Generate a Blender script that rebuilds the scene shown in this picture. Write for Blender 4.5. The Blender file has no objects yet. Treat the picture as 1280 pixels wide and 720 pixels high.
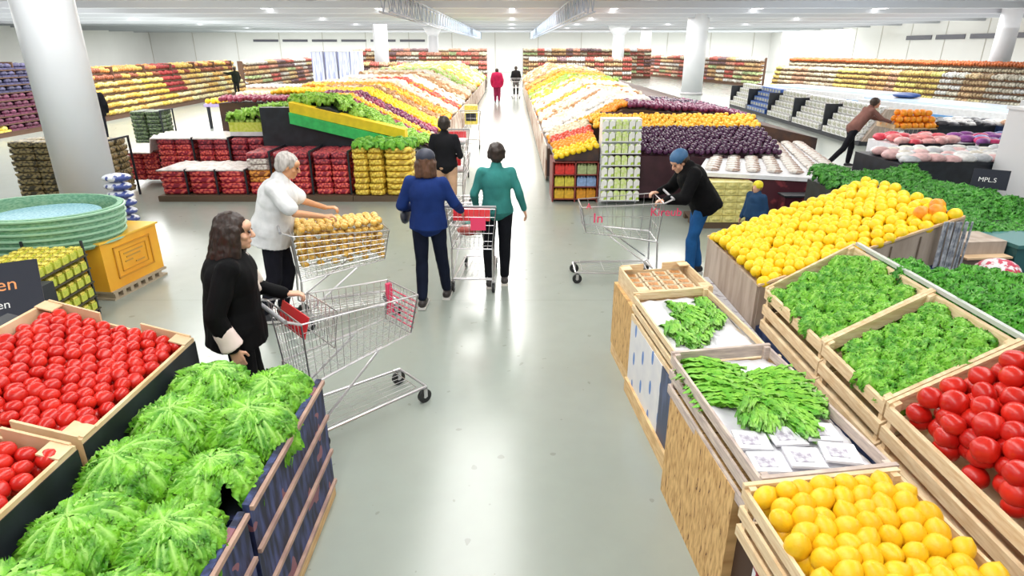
import bpy, math, random
import numpy as np
from mathutils import Vector, Matrix, noise
random.seed(7)
R = math.radians
C = bpy.context.scene.collection
PI = math.pi

# ---------------------------------------------------------------- camera
cam_data = bpy.data.cameras.new('camera')
cam = bpy.data.objects.new('camera', cam_data); C.objects.link(cam)
cam.location = (0, 0, 2.6); cam.rotation_euler = (R(90-21.3), 0, 0)
cam_data.sensor_width = 36; cam_data.lens = 36*770/1280; cam_data.clip_end = 300
bpy.context.scene.camera = cam
# ---------------------------------------------------------------- world, lights, exposure
vs = bpy.context.scene.view_settings
vs.view_transform = 'Standard'; vs.look = 'None'; vs.gamma = 1; vs.use_curve_mapping = False
vs.exposure = 0.12
w = bpy.data.worlds.new('world'); bpy.context.scene.world = w; w.use_nodes = True
w.node_tree.nodes['Background'].inputs[0].default_value = (0.93, 0.97, 1, 1)
w.node_tree.nodes['Background'].inputs[1].default_value = 0.45
hash = lambda t: (int(sum((i+3)*v for i, v in enumerate(t))*977) if isinstance(t, tuple) else len(t))
def area(name, x, y, z, sx, sy, e, col=(1, 0.99, 0.97)):
    l = bpy.data.lights.new(name, 'AREA'); l.shape = 'RECTANGLE'; l.size = sx; l.size_y = sy; l.energy = e; l.color = col
    o = bpy.data.objects.new(name, l); C.objects.link(o); o.location = (x, y, z); return o
CEIL = 4.5
for (x, y, sx, sy, e) in ((-0.6, 4, 1.2, 12, 330), (4.2, 3.5, 1.0, 9, 210), (-5.0, 3.5, 1.0, 9, 210),
                          (-0.5, 19, 1.6, 14, 620), (5, 18, 1.6, 14, 520), (-7, 18, 1.6, 14, 520), (14, 20, 3, 20, 1000), (-14, 20, 4, 20, 1500),
                          (0, 43, 20, 24, 4200), (20, 45, 8, 24, 2000), (-22, 45, 12, 24, 3800), (0, 66, 72, 14, 9500)):
    area('ceiling_lamp_light', x, y, CEIL-0.32, sx, sy, e)

for (x, y, sx, sy, e) in ((0, 44, 44, 36, 2900), (0, 70, 60, 8, 1900), (-28, 34, 16, 30, 1400), (25, 44, 8, 30, 700)):      # added upward fill with no fixture, brightens the ceiling and far walls
    area('added_ceiling_fill', x, y, CEIL-1.0, sx, sy, e).rotation_euler = (PI, 0, 0)

# ---------------------------------------------------------------- mesh helpers
class MB:
    def __init__(s): s.v = []; s.f = []; s.m = []
    def add(s, vs, fs, m=0, M=None):
        b = len(s.v)
        if M is not None: vs = [tuple(M @ Vector(q)) for q in vs]
        s.v += [tuple(q) for q in vs]; s.f += [tuple(i+b for i in f) for f in fs]; s.m += [m]*len(fs)
        return s
    def box(s, c, d, m=0, M=None):
        x, y, z = c; a, b, h = d[0]/2, d[1]/2, d[2]/2
        vs = [(x+i*a, y+j*b, z+k*h) for i in (-1, 1) for j in (-1, 1) for k in (-1, 1)]
        return s.add(vs, [(0,1,3,2),(4,6,7,5),(0,4,5,1),(2,3,7,6),(0,2,6,4),(1,5,7,3)], m, M)
    def bb(s, x0, x1, y0, y1, z0, z1, m=0, M=None):
        return s.box(((x0+x1)/2, (y0+y1)/2, (z0+z1)/2), (x1-x0, y1-y0, z1-z0), m, M)
    def tube(s, p0, p1, r, n=6, m=0, r1=None, cap=True, M=None):
        p0 = Vector(p0); p1 = Vector(p1); d = p1-p0
        if d.length < 1e-6: return s
        r1 = r if r1 is None else r1
        q = d.to_track_quat('Z', 'Y'); vs = []
        for p, rr in ((p0, r), (p1, r1)):
            for i in range(n):
                a = 2*PI*i/n; vs.append(tuple(p+q @ Vector((rr*math.cos(a), rr*math.sin(a), 0))))
        fs = [(i, (i+1) % n, n+(i+1) % n, n+i) for i in range(n)]
        if cap: fs += [tuple(range(n-1, -1, -1)), tuple(range(n, 2*n))]
        return s.add(vs, fs, m, M)
    def path(s, pts, r, n=6, m=0):
        for a, b in zip(pts, pts[1:]): s.tube(a, b, r, n, m)
        return s
    def sph(s, c, r, nu=12, nv=8, m=0, M=None):
        if not hasattr(r, '__len__'): r = (r, r, r)
        vs = [(c[0], c[1], c[2]-r[2])]
        for j in range(1, nv):
            t = PI*j/nv-PI/2
            for i in range(nu):
                a = 2*PI*i/nu
                vs.append((c[0]+r[0]*math.cos(t)*math.cos(a), c[1]+r[1]*math.cos(t)*math.sin(a), c[2]+r[2]*math.sin(t)))
        vs.append((c[0], c[1], c[2]+r[2])); T = len(vs)-1
        fs = [(0, 1+(i+1) % nu, 1+i) for i in range(nu)]
        for j in range(nv-2):
            for i in range(nu):
                a = 1+j*nu; b = a+nu; fs.append((a+i, a+(i+1) % nu, b+(i+1) % nu, b+i))
        a = 1+(nv-2)*nu; fs += [(a+i, a+(i+1) % nu, T) for i in range(nu)]
        return s.add(vs, fs, m, M)
    def cap(s, p0, p1, r0, r1=None, n=12, m=0):       # tapered capsule, closed
        p0 = Vector(p0); p1 = Vector(p1); r1 = r0 if r1 is None else r1
        d = p1-p0
        q = d.to_track_quat('Z', 'Y') if d.length > 1e-6 else Matrix.Identity(3).to_quaternion()
        L = d.length; prof = []
        for t in (-80, -50, -25, 0): prof.append((r0*math.sin(R(t)), r0*math.cos(R(t))))
        for t in (0, 25, 50, 80): prof.append((L+r1*math.sin(R(t)), r1*math.cos(R(t))))
        vs = []; k = len(prof)
        for z, rr in prof:
            for i in range(n):
                a = 2*PI*i/n; vs.append(tuple(p0+q @ Vector((rr*math.cos(a), rr*math.sin(a), z))))
        fs = [(j*n+i, j*n+(i+1) % n, (j+1)*n+(i+1) % n, (j+1)*n+i) for j in range(k-1) for i in range(n)]
        fs += [tuple(range(n-1, -1, -1)), tuple(range((k-1)*n, k*n))]
        return s.add(vs, fs, m)
    def grid(s, fn, nu, nv, m=0):
        vs = [fn(i/nu, j/nv) for j in range(nv+1) for i in range(nu+1)]
        fs = [(j*(nu+1)+i, j*(nu+1)+i+1, (j+1)*(nu+1)+i+1, (j+1)*(nu+1)+i) for j in range(nv) for i in range(nu)]
        return s.add(vs, fs, m)
    def shear(s, k, x0=0): s.v = [(x, y, z+(x-x0)*k) for x, y, z in s.v]; return s
    def mesh(s, name, mats, smooth=False):
        me = bpy.data.meshes.new(name); me.from_pydata(s.v, [], s.f)
        for m in (mats if isinstance(mats, (list, tuple)) else [mats]): me.materials.append(m)
        me.polygons.foreach_set('material_index', s.m)
        if smooth: me.polygons.foreach_set('use_smooth', [True]*len(s.f))
        me.update(); return me
    def build(s, name, mats, parent=None, smooth=False, loc=None, rot=None, label=None):
        o = bpy.data.objects.new(name, s.mesh(name, mats, smooth)); C.objects.link(o)
        if parent is not None: o.parent = parent
        if loc is not None: o.location = loc
        if rot is not None: o.rotation_euler = rot
        if label: o['label'] = label
        return o

def tag(o, label, cat, group=None, kind=None):
    o['label'] = label; o['category'] = cat
    if group: o['group'] = group
    if kind: o['kind'] = kind
    return o
def thing(name, label, cat, loc=(0, 0, 0), rz=0, group=None):
    o = bpy.data.objects.new(name, None); C.objects.link(o); o.empty_display_size = 0.1
    o.location = loc; o.rotation_euler = (0, 0, rz)
    return tag(o, label, cat, group)
def struct(o): o['kind'] = 'structure'; return o
def copy_tree(o, parent=None):
    c = o.copy(); C.objects.link(c)
    if parent is not None: c.parent = parent
    for ch in list(o.children): copy_tree(ch, c)
    return c

# ---------------------------------------------------------------- materials
_mats = {}
def mat(name, col, rough=0.6, metal=0, var=0.0, scale=20, bump=0.0, bscale=None, col2=None, objcol=False, coat=0, trans=0, emit=0, stretch=None, sss=0, alpha=1, ramp=(0.35, 0.65)):
    if name in _mats: return _mats[name]
    m = bpy.data.materials.new(name); m.use_nodes = True; nt = m.node_tree; N = nt.nodes; L = nt.links
    b = N['Principled BSDF']
    b.inputs['Base Color'].default_value = (*col, 1); b.inputs['Roughness'].default_value = rough; b.inputs['Metallic'].default_value = metal
    if coat: b.inputs['Coat Weight'].default_value = coat; b.inputs['Coat Roughness'].default_value = 0.1
    if trans: b.inputs['Transmission Weight'].default_value = trans
    if alpha < 1: b.inputs['Alpha'].default_value = alpha
    if emit: b.inputs['Emission Color'].default_value = (*col, 1); b.inputs['Emission Strength'].default_value = emit
    if sss: b.inputs['Subsurface Weight'].default_value = sss; b.inputs['Subsurface Radius'].default_value = (0.02, 0.01, 0.005)
    tc = N.new('ShaderNodeTexCoord'); src = tc.outputs['Object']
    if stretch:
        mp = N.new('ShaderNodeMapping'); mp.inputs['Scale'].default_value = stretch; L.new(src, mp.inputs[0]); src = mp.outputs[0]
    colsock = None
    if objcol:
        oi = N.new('ShaderNodeObjectInfo'); colsock = oi.outputs['Color']
    if var > 0 or col2 is not None:
        no = N.new('ShaderNodeTexNoise'); no.inputs['Scale'].default_value = scale; no.inputs['Detail'].default_value = 4; L.new(src, no.inputs['Vector'])
        rp = N.new('ShaderNodeMapRange'); rp.inputs[1].default_value = ramp[0]; rp.inputs[2].default_value = ramp[1]; L.new(no.outputs['Fac'], rp.inputs[0])
        mx = N.new('ShaderNodeMix'); mx.data_type = 'RGBA'; L.new(rp.outputs[0], mx.inputs[0])
        if col2 is not None and not objcol:
            mx.inputs[6].default_value = (*col, 1); mx.inputs[7].default_value = (*col2, 1)
        else:
            k = 1-var
            if objcol:
                L.new(colsock, mx.inputs[6]); dm = N.new('ShaderNodeMix'); dm.data_type = 'RGBA'; dm.blend_type = 'MULTIPLY'; dm.inputs[0].default_value = 1
                L.new(colsock, dm.inputs[6]); dm.inputs[7].default_value = (k, k, k, 1); L.new(dm.outputs[2], mx.inputs[7])
            else:
                mx.inputs[6].default_value = (*col, 1); mx.inputs[7].default_value = (col[0]*k, col[1]*k, col[2]*k, 1)
        colsock = mx.outputs[2]
    if colsock is not None: L.new(colsock, b.inputs['Base Color'])
    if bump:
        n2 = N.new('ShaderNodeTexNoise'); n2.inputs['Scale'].default_value = bscale or scale; n2.inputs['Detail'].default_value = 5; L.new(src, n2.inputs['Vector'])
        bp = N.new('ShaderNodeBump'); bp.inputs['Strength'].default_value = bump; bp.inputs['Distance'].default_value = 0.01
        L.new(n2.outputs['Fac'], bp.inputs['Height']); L.new(bp.outputs[0], b.inputs['Normal'])
    _mats[name] = m; return m
def patmat(name, build_fn, rough=0.6):      # fully custom colour graph
    m = bpy.data.materials.new(name); m.use_nodes = True; nt = m.node_tree
    b = nt.nodes['Principled BSDF']; b.inputs['Roughness'].default_value = rough
    tc = nt.nodes.new('ShaderNodeTexCoord')
    s = build_fn(nt, tc.outputs['Object']); nt.links.new(s, b.inputs['Base Color']); _mats[name] = m; return m
def mix(nt, fac, a, b):
    mx = nt.nodes.new('ShaderNodeMix'); mx.data_type = 'RGBA'; nt.links.new(fac, mx.inputs[0])
    for v, i in ((a, 6), (b, 7)):
        if isinstance(v, tuple): mx.inputs[i].default_value = (*v, 1)
        else: nt.links.new(v, mx.inputs[i])
    return mx.outputs[2]
def mth(nt, op, a, b=None, c=None):
    n = nt.nodes.new('ShaderNodeMath'); n.operation = op
    for i, v in enumerate((a, b, c)):
        if v is None: continue
        if isinstance(v, (int, float)): n.inputs[i].default_value = v
        else: nt.links.new(v, n.inputs[i])
    return n.outputs[0]
def sepxyz(nt, s):
    n = nt.nodes.new('ShaderNodeSeparateXYZ'); nt.links.new(s, n.inputs[0]); return n.outputs

wood = mat('pale_wood', (0.68, 0.48, 0.27), 0.6, col2=(0.83, 0.66, 0.43), scale=9, stretch=(1, 1, 8), bump=0.15)
wood2 = mat('warm_wood', (0.60, 0.36, 0.15), 0.6, col2=(0.78, 0.55, 0.28), scale=8, stretch=(1, 1, 6), bump=0.2)
card = mat('tan_cardboard', (0.62, 0.43, 0.25), 0.75, col2=(0.72, 0.52, 0.33), scale=5)
greycard = mat('grey_cardboard', (0.33, 0.26, 0.21), 0.7, col2=(0.47, 0.39, 0.33), scale=4, stretch=(3, 3, .6))
dark = mat('dark_panel', (0.02, 0.025, 0.035), 0.5, var=0.5, scale=6)
navy = mat('navy_panel', (0.015, 0.03, 0.09), 0.35, col2=(0.06, 0.09, 0.2), scale=14, stretch=(1, 1, .2), ramp=(.5, .7))
white = mat('white_plastic', (0.85, 0.86, 0.9), 0.35, var=0.12, scale=9)
chrome = mat('chrome_wire', (0.62, 0.6, 0.62), 0.28, metal=0.85)
black = mat('black_rubber', (0.015, 0.015, 0.017), 0.5)
redpl = mat('red_plastic', (0.75, 0.03, 0.04), 0.35)
pinkpl = mat('pink_red_plastic', (0.85, 0.06, 0.16), 0.35)
skin = mat('skin', (0.72, 0.40, 0.27), 0.5, var=0.08, scale=15)
# ================================================================ SETTING
def floor_col(nt, s):
    n = nt.nodes.new('ShaderNodeTexNoise'); n.inputs['Scale'].default_value = 0.35; n.inputs['Detail'].default_value = 6; nt.links.new(s, n.inputs[0])
    n2 = nt.nodes.new('ShaderNodeTexNoise'); n2.inputs['Scale'].default_value = 5; n2.inputs['Detail'].default_value = 8; nt.links.new(s, n2.inputs[0])
    n3 = nt.nodes.new('ShaderNodeTexNoise'); n3.inputs['Scale'].default_value = 9; n3.inputs['Detail'].default_value = 1; nt.links.new(s, n3.inputs[0])
    x = sepxyz(nt, s)
    a = mix(nt, n.outputs[0], (0.27, 0.325, 0.285), (0.37, 0.39, 0.36))
    g = mth(nt, 'MULTIPLY', mth(nt, 'SUBTRACT', n2.outputs[0], 0.5), 0.35)
    a = mix(nt, mth(nt, 'ADD', g, 0.1), a, (0.23, 0.24, 0.22))
    sp = mth(nt, 'GREATER_THAN', n3.outputs[0], 0.735)
    a = mix(nt, mth(nt, 'MULTIPLY', sp, .5), a, (0.2, 0.2, 0.18))
    j = mth(nt, 'LESS_THAN', mth(nt, 'ABSOLUTE', mth(nt, 'SUBTRACT', mth(nt, 'FRACT', mth(nt, 'DIVIDE', x[1], 4.2)), 0.5)), 0.0012)
    return mix(nt, mth(nt, 'MULTIPLY', j, .4), a, (0.2, 0.2, 0.19))
floor_m = patmat('polished_concrete', floor_col, 0.22)
fb = floor_m.node_tree.nodes['Principled BSDF']
fb.inputs['Specular IOR Level'].default_value = 0.7
XL, XR, YF, YB = -42, 30, -4, 77
wallm = mat('white_wall_panels', (0.86, 0.86, 0.85), 0.6, var=0.05, scale=0.3)
beam_m = mat('grey_beam', (0.46, 0.48, 0.52), 0.5)
ceil_m = mat('ceiling_deck', (0.82, 0.81, 0.80), 0.7, var=0.15, scale=0.6, stretch=(.2, 3, 1))
tan_m = mat('tan_ceiling_strip', (0.52, 0.48, 0.40), 0.7)
struct(MB().bb(XL, XR, YF, YB, -0.1, 0).build('floor', floor_m))
struct(MB().bb(XL, XR, YF, YB, CEIL, CEIL+0.1).build('ceiling', ceil_m))
wb = MB().bb(XL, XR, YB, YB+0.2, 0, CEIL)
for x in np.arange(XL, XR, 5.0): wb.bb(x, x+0.08, YB-0.04, YB, 0, CEIL, 1)
struct(wb.build('wall_back', [wallm, mat('panel_joint', (0.6, 0.58, 0.54), 0.6)]))
wr = MB().bb(XR, XR+0.2, YF, YB, 0, CEIL)
for y in np.arange(2, YB, 4.0): wr.bb(XR-0.03, XR, y, y+0.06, 0, CEIL, 1)
struct(wr.build('wall_right', [wallm, _mats['panel_joint']]))
struct(MB().bb(XL-0.2, XL, YF, YB, 0, CEIL).build('wall_left', wallm))
glassd = mat('dark_clerestory', (0.10, 0.10, 0.13), 0.2)
for i, x in enumerate((-30, -26.6, -23.2, -19.8, -16.4, -13)):
    struct(MB().bb(x, x+2.9, YB-0.06, YB-0.01, 3.25, 3.5).build('window_%d' % (i+1), glassd))
for i, y in enumerate((30, 33.5, 37, 40.5, 44, 47.5)):
    struct(MB().bb(XR-0.06, XR-0.01, y, y+3.0, 3.15, 3.45).build('window_%d' % (i+7), glassd))
for i, y in enumerate(np.arange(20, 76, 4.5)):
    b = MB().bb(XL, XR, y, y+0.35, CEIL-0.3, CEIL-0.001)
    if i % 3 == 1: b.bb(XL, XR, y+.6, y+2.2, CEIL-0.12, CEIL-0.001, 1)
    struct(b.build('trim_%d' % (i+1), [beam_m, tan_m]))
# open web trusses running down the hall
def truss(x, y0, y1, label):
    m = MB(); n = int((y1-y0)/1.2); zt, zb = CEIL-0.33, CEIL-0.95
    for dx in (-0.14, 0.14):
        m.tube((x+dx, y0, zt), (x+dx, y1, zt), 0.03); m.tube((x+dx, y0, zb), (x+dx, y1, zb), 0.03)
        for k in range(n):
            a = y0+k*1.2; m.tube((x+dx, a, zt), (x+dx, a+.6, zb), 0.018, 4); m.tube((x+dx, a+.6, zb), (x+dx, a+1.2, zt), 0.018, 4)
    o = m.build('roof_truss', mat('truss_steel', (0.36, 0.42, 0.52), 0.5, metal=.3)); tag(o, label, 'truss')
truss(-3.6, 19, 76, 'blue grey open web roof truss left of the aisle under the ceiling')
truss(2.2, 19, 76, 'blue grey open web roof truss right of the aisle under the ceiling')
# ceiling strip lamps
lampf = mat('lamp_housing', (0.8, 0.8, 0.8), 0.4); lampe = mat('lamp_tube', (1, 0.98, 0.95), 0.4, emit=6)
def strip_lamp(x, y, L, w=0.3, z=CEIL-0.001):
    t = thing('ceiling_light', 'long white strip lamp fixed under the ceiling', 'ceiling light', (x, y, z), 0, 'strip lamps under the ceiling')
    MB().bb(-w/2, w/2, -L/2, L/2, -0.1, 0).build('housing', lampf, t)
    MB().bb(-w/2+.04, w/2-.04, -L/2+.04, L/2-.04, -0.13, -0.1).build('diffuser', lampe, t)
for x in (-24, -12, -6.5, 0, 5, 12, 18):
    for y in (23.2, 32.2, 41.2, 50.2, 59.2): strip_lamp(x, y, 3.2)
# pillars
pil_m = mat('white_painted_pillar', (0.70, 0.72, 0.76), 0.4, var=0.03, scale=2)
def pillar(x, y, r, label, capital=False):
    t = thing('pillar', label, 'pillar', (x, y, 0))
    MB().tube((0, 0, 0), (0, 0, CEIL), r, 40).build('shaft', pil_m, t, smooth=False)
    MB().tube((0, 0, 0), (0, 0, 0.15), r+0.04, 40).build('base_ring', mat('grey_base', (0.5, 0.5, 0.52), .6), t)
    if capital: MB().tube((0, 0, CEIL-.9), (0, 0, CEIL-.001), r, 40, r1=r*2.2).build('capital', pil_m, t)
    for ch in t.children:
        for p in ch.data.polygons: p.use_smooth = len(p.vertices) == 4
pillar(-5.75, 8.3, 0.34, 'thick round white pillar rising from the left stand with the green basket')
pillar(-9.6, 48.5, 0.52, 'round white pillar standing behind the left island of sloped fruit displays')
pillar(-6.9, 58, 0.45, 'slim white pillar just right of the one behind the left island', True)
pillar(10.7, 38.5, 0.60, 'round white pillar behind the purple end of the right island')
pillar(9.0, 56, 0.5, 'slim white pillar with flared top, left of the one behind the right island', True)
pillar(13.3, 66, 0.5, 'distant pale pillar between the two on the right side of the hall')
pillar(24.5, 33, 0.45, 'round white pillar at upper right in front of the long produce wall')

# ================================================================ FIELDS OF REPEATED ITEMS (kind -> up to 300 individuals, rest one stuff object)
FIELDS = {}
def put(kind, name, mesh, M, label, cat, group, color=None, pr=0):
    FIELDS.setdefault(name, []).append((name, mesh, M, label, cat, group, color, pr))
_tint = {}
def tinted(m):
    """copy of a material whose object colour input reads the point attribute 'tint' instead"""
    if not any(n.type == 'OBJECT_INFO' for n in m.node_tree.nodes): return m
    if m.name in _tint: return _tint[m.name]
    c = m.copy(); nt = c.node_tree; oi = [n for n in nt.nodes if n.type == 'OBJECT_INFO'][0]
    at = nt.nodes.new('ShaderNodeAttribute'); at.attribute_name = 'tint'
    for l in list(oi.outputs['Color'].links): nt.links.new(at.outputs['Color'], l.to_socket)
    _tint[m.name] = c; return c
def joined(rest, group, cat):
    VS = []; FS = []; b = 0; MI = []; TC = []; RB = []; cache = {}
    for name, me, M, label, cat_, g, color, pr in rest:
        if me.name not in cache:
            co = np.empty(len(me.vertices)*3); me.vertices.foreach_get('co', co)
            rb = np.zeros(len(me.vertices))
            if 'rib' in me.attributes: me.attributes['rib'].data.foreach_get('value', rb)
            cache[me.name] = (co.reshape(-1, 3), [tuple(p.vertices) for p in me.polygons], [p.material_index for p in me.polygons], rb)
        co, fs, mi, rb = cache[me.name]; A = np.array(M)
        VS.append(co @ A[:3, :3].T + A[:3, 3]); FS += [tuple(i+b for i in f) for f in fs]; MI += mi; b += len(co)
        TC.append(np.tile(np.array([*(color or (1, 1, 1)), 1.0]), (len(co), 1))); RB.append(rb)
    nm = rest[0][0]+'_pile'; me2 = bpy.data.meshes.new(nm); me2.from_pydata(np.concatenate(VS).tolist(), [], FS)
    for m in rest[0][1].materials: me2.materials.append(tinted(m))
    me2.polygons.foreach_set('material_index', MI)
    me2.polygons.foreach_set('use_smooth', [rest[0][1].polygons[0].use_smooth]*len(FS))
    a = me2.attributes.new('tint', 'FLOAT_COLOR', 'POINT'); a.data.foreach_set('color', np.concatenate(TC).ravel())
    a = me2.attributes.new('rib', 'FLOAT', 'POINT'); a.data.foreach_set('value', np.concatenate(RB))
    o = bpy.data.objects.new(nm, me2); C.objects.link(o)
    tag(o, 'remaining '+group, cat, None, 'stuff')
def flush():
    for kind, L in FIELDS.items():
        L.sort(key=lambda t: (t[2].translation-Vector((0, 0, 2.6))).length+t[7])
        for name, me, M, label, cat, group, color, pr in L[:300]:
            o = bpy.data.objects.new(name, me); C.objects.link(o); o.matrix_world = M
            tag(o, label, cat, group)
            if color: o.color = (*color, 1)
        G_ = {}
        for t in L[300:]: G_.setdefault((t[5], tuple(m.name for m in t[1].materials)), []).append(t)
        for (g, _), rest in G_.items(): joined(rest, g, rest[0][4])

def rotm(): return Matrix.Rotation(random.uniform(0, 6.28), 4, 'Z') @ Matrix.Rotation(random.uniform(-.9, .9), 4, 'X') @ Matrix.Rotation(random.uniform(-.6, .6), 4, 'Y')
def TR(x, y, z): return Matrix.Translation((x, y, z))
def TRS(x, y, z, s=1, rz=0): return Matrix.Translation((x, y, z)) @ Matrix.Rotation(rz, 4, 'Z') @ Matrix.Diagonal((s, s, s, 1))

# fruit meshes
def fruit(name, m, rx, rz, dimple=0, nub=0, lobes=0, nu=16, nv=10):
    b = MB().sph((0, 0, 0), 1, nu, nv); out = []
    for x, y, z in b.v:
        a = math.atan2(y, x); rr = math.hypot(x, y)
        k = 1+lobes*math.cos(5*a)*rr
        zz = z - dimple*math.exp(-(rr/0.3)**2)*(1 if z > 0 else -.4)
        if nub: zz += nub*math.exp(-(rr/0.22)**2)*(1 if z > 0 else -1)
        out.append((x*rx*k, y*rx*k, zz*rz))
    b.v = out; return b.mesh(name, m, True)
tom_m = mat('tomato_skin', (0.50, 0.008, 0.006), 0.3, col2=(0.68, 0.025, 0.012), scale=6)
lem_m = mat('lemon_skin', (0.82, 0.47, 0.008), 0.42, col2=(0.88, 0.57, 0.012), scale=12, bump=.12, bscale=150)
yel_m = mat('yellow_fruit_skin', (0.90, 0.58, 0.008), 0.45, col2=(0.95, 0.66, 0.012), scale=12)
org_m = mat('orange_skin', (0.90, 0.26, 0.015), 0.45, col2=(0.95, 0.38, 0.02), scale=12)
gold_m = mat('golden_skin', (0.93, 0.46, 0.02), 0.45, col2=(0.96, 0.58, 0.05), scale=12)
plum_m = mat('plum_skin', (0.13, 0.02, 0.07), 0.3, col2=(0.24, 0.04, 0.12), scale=8)
egg_m = mat('eggplant_skin', (0.035, 0.012, 0.04), 0.25, col2=(0.09, 0.025, 0.08), scale=8)
onion_m = mat('red_onion_skin', (0.28, 0.03, 0.09), 0.35, col2=(0.42, 0.06, 0.12), scale=8)
pale_m = mat('pale_fruit_skin', (0.66, 0.55, 0.38), 0.5, col2=(0.74, 0.65, 0.50), scale=8)
brn_m = mat('brown_fruit_skin', (0.36, 0.18, 0.07), 0.5, col2=(0.5, 0.28, 0.12), scale=8)
grn_m = mat('green_fruit_skin', (0.30, 0.52, 0.07), 0.45, col2=(0.48, 0.66, 0.15), scale=8)
redf_m = mat('red_apple_skin', (0.62, 0.04, 0.03), 0.35, col2=(0.75, 0.12, 0.05), scale=8)
wht_m = mat('white_mushroom_skin', (0.66, 0.63, 0.60), 0.6, col2=(0.78, 0.75, 0.72), scale=8)
TOM = fruit('tomato', tom_m, .050, .043, .13, 0, .03)
TOM2 = fruit('tomato', tom_m, .05, .05, .15, 0, .05)
LEM = fruit('lemon', lem_m, .043, .052, 0, .14)
YEL = fruit('yellow_fruit', yel_m, .046, .044, .1, 0, 0, 12, 8)
FR = {k: fruit(k, m, .05, .048, .1, 0, 0, 8, 6) for k, m in dict(orange=org_m, golden_apple=gold_m, plum=plum_m, eggplant=egg_m, red_onion=onion_m, pale_melon=pale_m, brown_pear=brn_m, green_apple=grn_m, red_apple=redf_m, mushroom=wht_m, yellow_apple=yel_m).items()}

def hexfill(x0, x1, y0, y1, sp, jit=.18):
    out = []; y = y0; r = 0
    while y <= y1+1e-6:
        x = x0+(sp/2 if r % 2 else 0)
        while x <= x1+1e-6:
            out.append((x+random.uniform(-jit, jit)*sp, y+random.uniform(-jit, jit)*sp)); x += sp
        y += sp*.87; r += 1
    return out
def fill(kind, name, meshes, x0, x1, y0, y1, zf, sp, label, cat, group, layers=2, scl=(.88, 1.1), spin=True, color=None, zj=.12):
    for l in range(layers):
        for x, y in hexfill(x0+l*sp*.5, x1-l*sp*.3, y0+l*sp*.5, y1-l*sp*.3, sp):
            s = random.uniform(*scl)
            M = TR(x, y, zf(x, y)-l*sp*.6+random.uniform(-zj, zj)*sp) @ (rotm() if spin else Matrix.Rotation(random.uniform(0, 6.3), 4, 'Z')) @ Matrix.Diagonal((s, s, s, 1))
            put(kind, name, random.choice(meshes), M, label, cat, group, color, l*3)

# ---------------------------------------------------------------- leafy greens
def leafcol(name, c_dark, c_light, c_rib, rough=.45):
    def f(nt, s):
        n = nt.nodes.new('ShaderNodeTexNoise'); n.inputs['Scale'].default_value = 14; n.inputs['Detail'].default_value = 5; nt.links.new(s, n.inputs[0])
        at = nt.nodes.new('ShaderNodeAttribute'); at.attribute_name = 'rib'
        mr = nt.nodes.new('ShaderNodeMapRange'); mr.inputs[1].default_value = .36; mr.inputs[2].default_value = .64; nt.links.new(n.outputs[0], mr.inputs[0])
        a = mix(nt, mr.outputs[0], c_dark, c_light)
        return mix(nt, at.outputs['Fac'], a, c_rib)
    m = patmat(name, f, rough); b = m.node_tree.nodes['Principled BSDF']
    b.inputs['Subsurface Weight'].default_value = 0.0
    nt = m.node_tree; nn = nt.nodes.new('ShaderNodeTexNoise'); nn.inputs['Scale'].default_value = 70; nn.inputs['Detail'].default_value = 3; tcc = nt.nodes.new('ShaderNodeTexCoord'); nt.links.new(tcc.outputs['Object'], nn.inputs[0]); bp = nt.nodes.new('ShaderNodeBump'); bp.inputs['Strength'].default_value = .6; bp.inputs['Distance'].default_value = .008; nt.links.new(nn.outputs[0], bp.inputs['Height']); nt.links.new(bp.outputs[0], b.inputs['Normal'])
    return m
def leaf_mesh(name, m, leaves, nu=8, nv=10):
    """leaves: list of (matrix, length, width, curl, ruffle)"""
    b = MB(); rib = []
    for M, Ln, Wd, curl, ruf in leaves:
        ph = random.uniform(0, 6); fr = random.uniform(9, 13); th0 = 0
        def fn(u, v):
            t = v; w_ = Wd*(math.sin(PI*min(1, .12+t*.80))**.6)
            s_ = (u-.5)*2
            ang = curl*t*t
            y = Ln*(t*math.cos(ang*.6)); z = Ln*(t*math.sin(-ang*.75))
            edge = abs(s_)**1.5
            x = s_*w_/2*(1+.10*math.sin(fr*t*3+ph))
            z += ruf*(edge*math.sin(fr*t*2.2+ph+s_*2)+.6*(t**3)*math.sin(s_*9+ph)) + .22*Wd*edge*(.6 if t < .7 else .1)
            y += ruf*.5*edge*math.cos(fr*t*2.7+ph)
            z += .008*math.sin(30*t+s_*14+ph)
            return (x, y, z)
        n0 = len(b.v); b.grid(fn, nu, nv)
        b.v[n0:] = [tuple(M @ Vector(q)) for q in b.v[n0:]]
        for j in range(nv+1):
            for i in range(nu+1):
                s_ = abs(i/nu-.5)*2; rib.append(max(0, 1-s_*(2.2+3*j/nv))*(1-.75*j/nv))
    me = b.mesh(name, m, True)
    at = me.attributes.new('rib', 'FLOAT', 'POINT'); at.data.foreach_set('value', rib)
    return me
lett_m = leafcol('lettuce_leaf', (0.055, 0.26, 0.008), (0.22, 0.56, 0.025), (0.40, 0.70, 0.16))
curl_m = leafcol('curly_green_leaf', (0.05, 0.30, 0.012), (0.22, 0.58, 0.035), (0.42, 0.70, 0.14))
dkg_m = leafcol('dark_green_leaf', (0.02, 0.16, 0.012), (0.07, 0.32, 0.025), (0.15, 0.4, 0.08))
pars_m = leafcol('parsley_leaf', (0.03, 0.25, 0.01), (0.10, 0.44, 0.02), (0.2, 0.5, 0.08))
limeg_m = leafcol('lime_leaf', (0.22, 0.52, 0.03), (0.42, 0.75, 0.08), (0.6, 0.82, 0.3))
scal_m = leafcol('spring_onion_leaf', (0.10, 0.40, 0.02), (0.28, 0.62, 0.06), (0.72, 0.85, 0.5))
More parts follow.
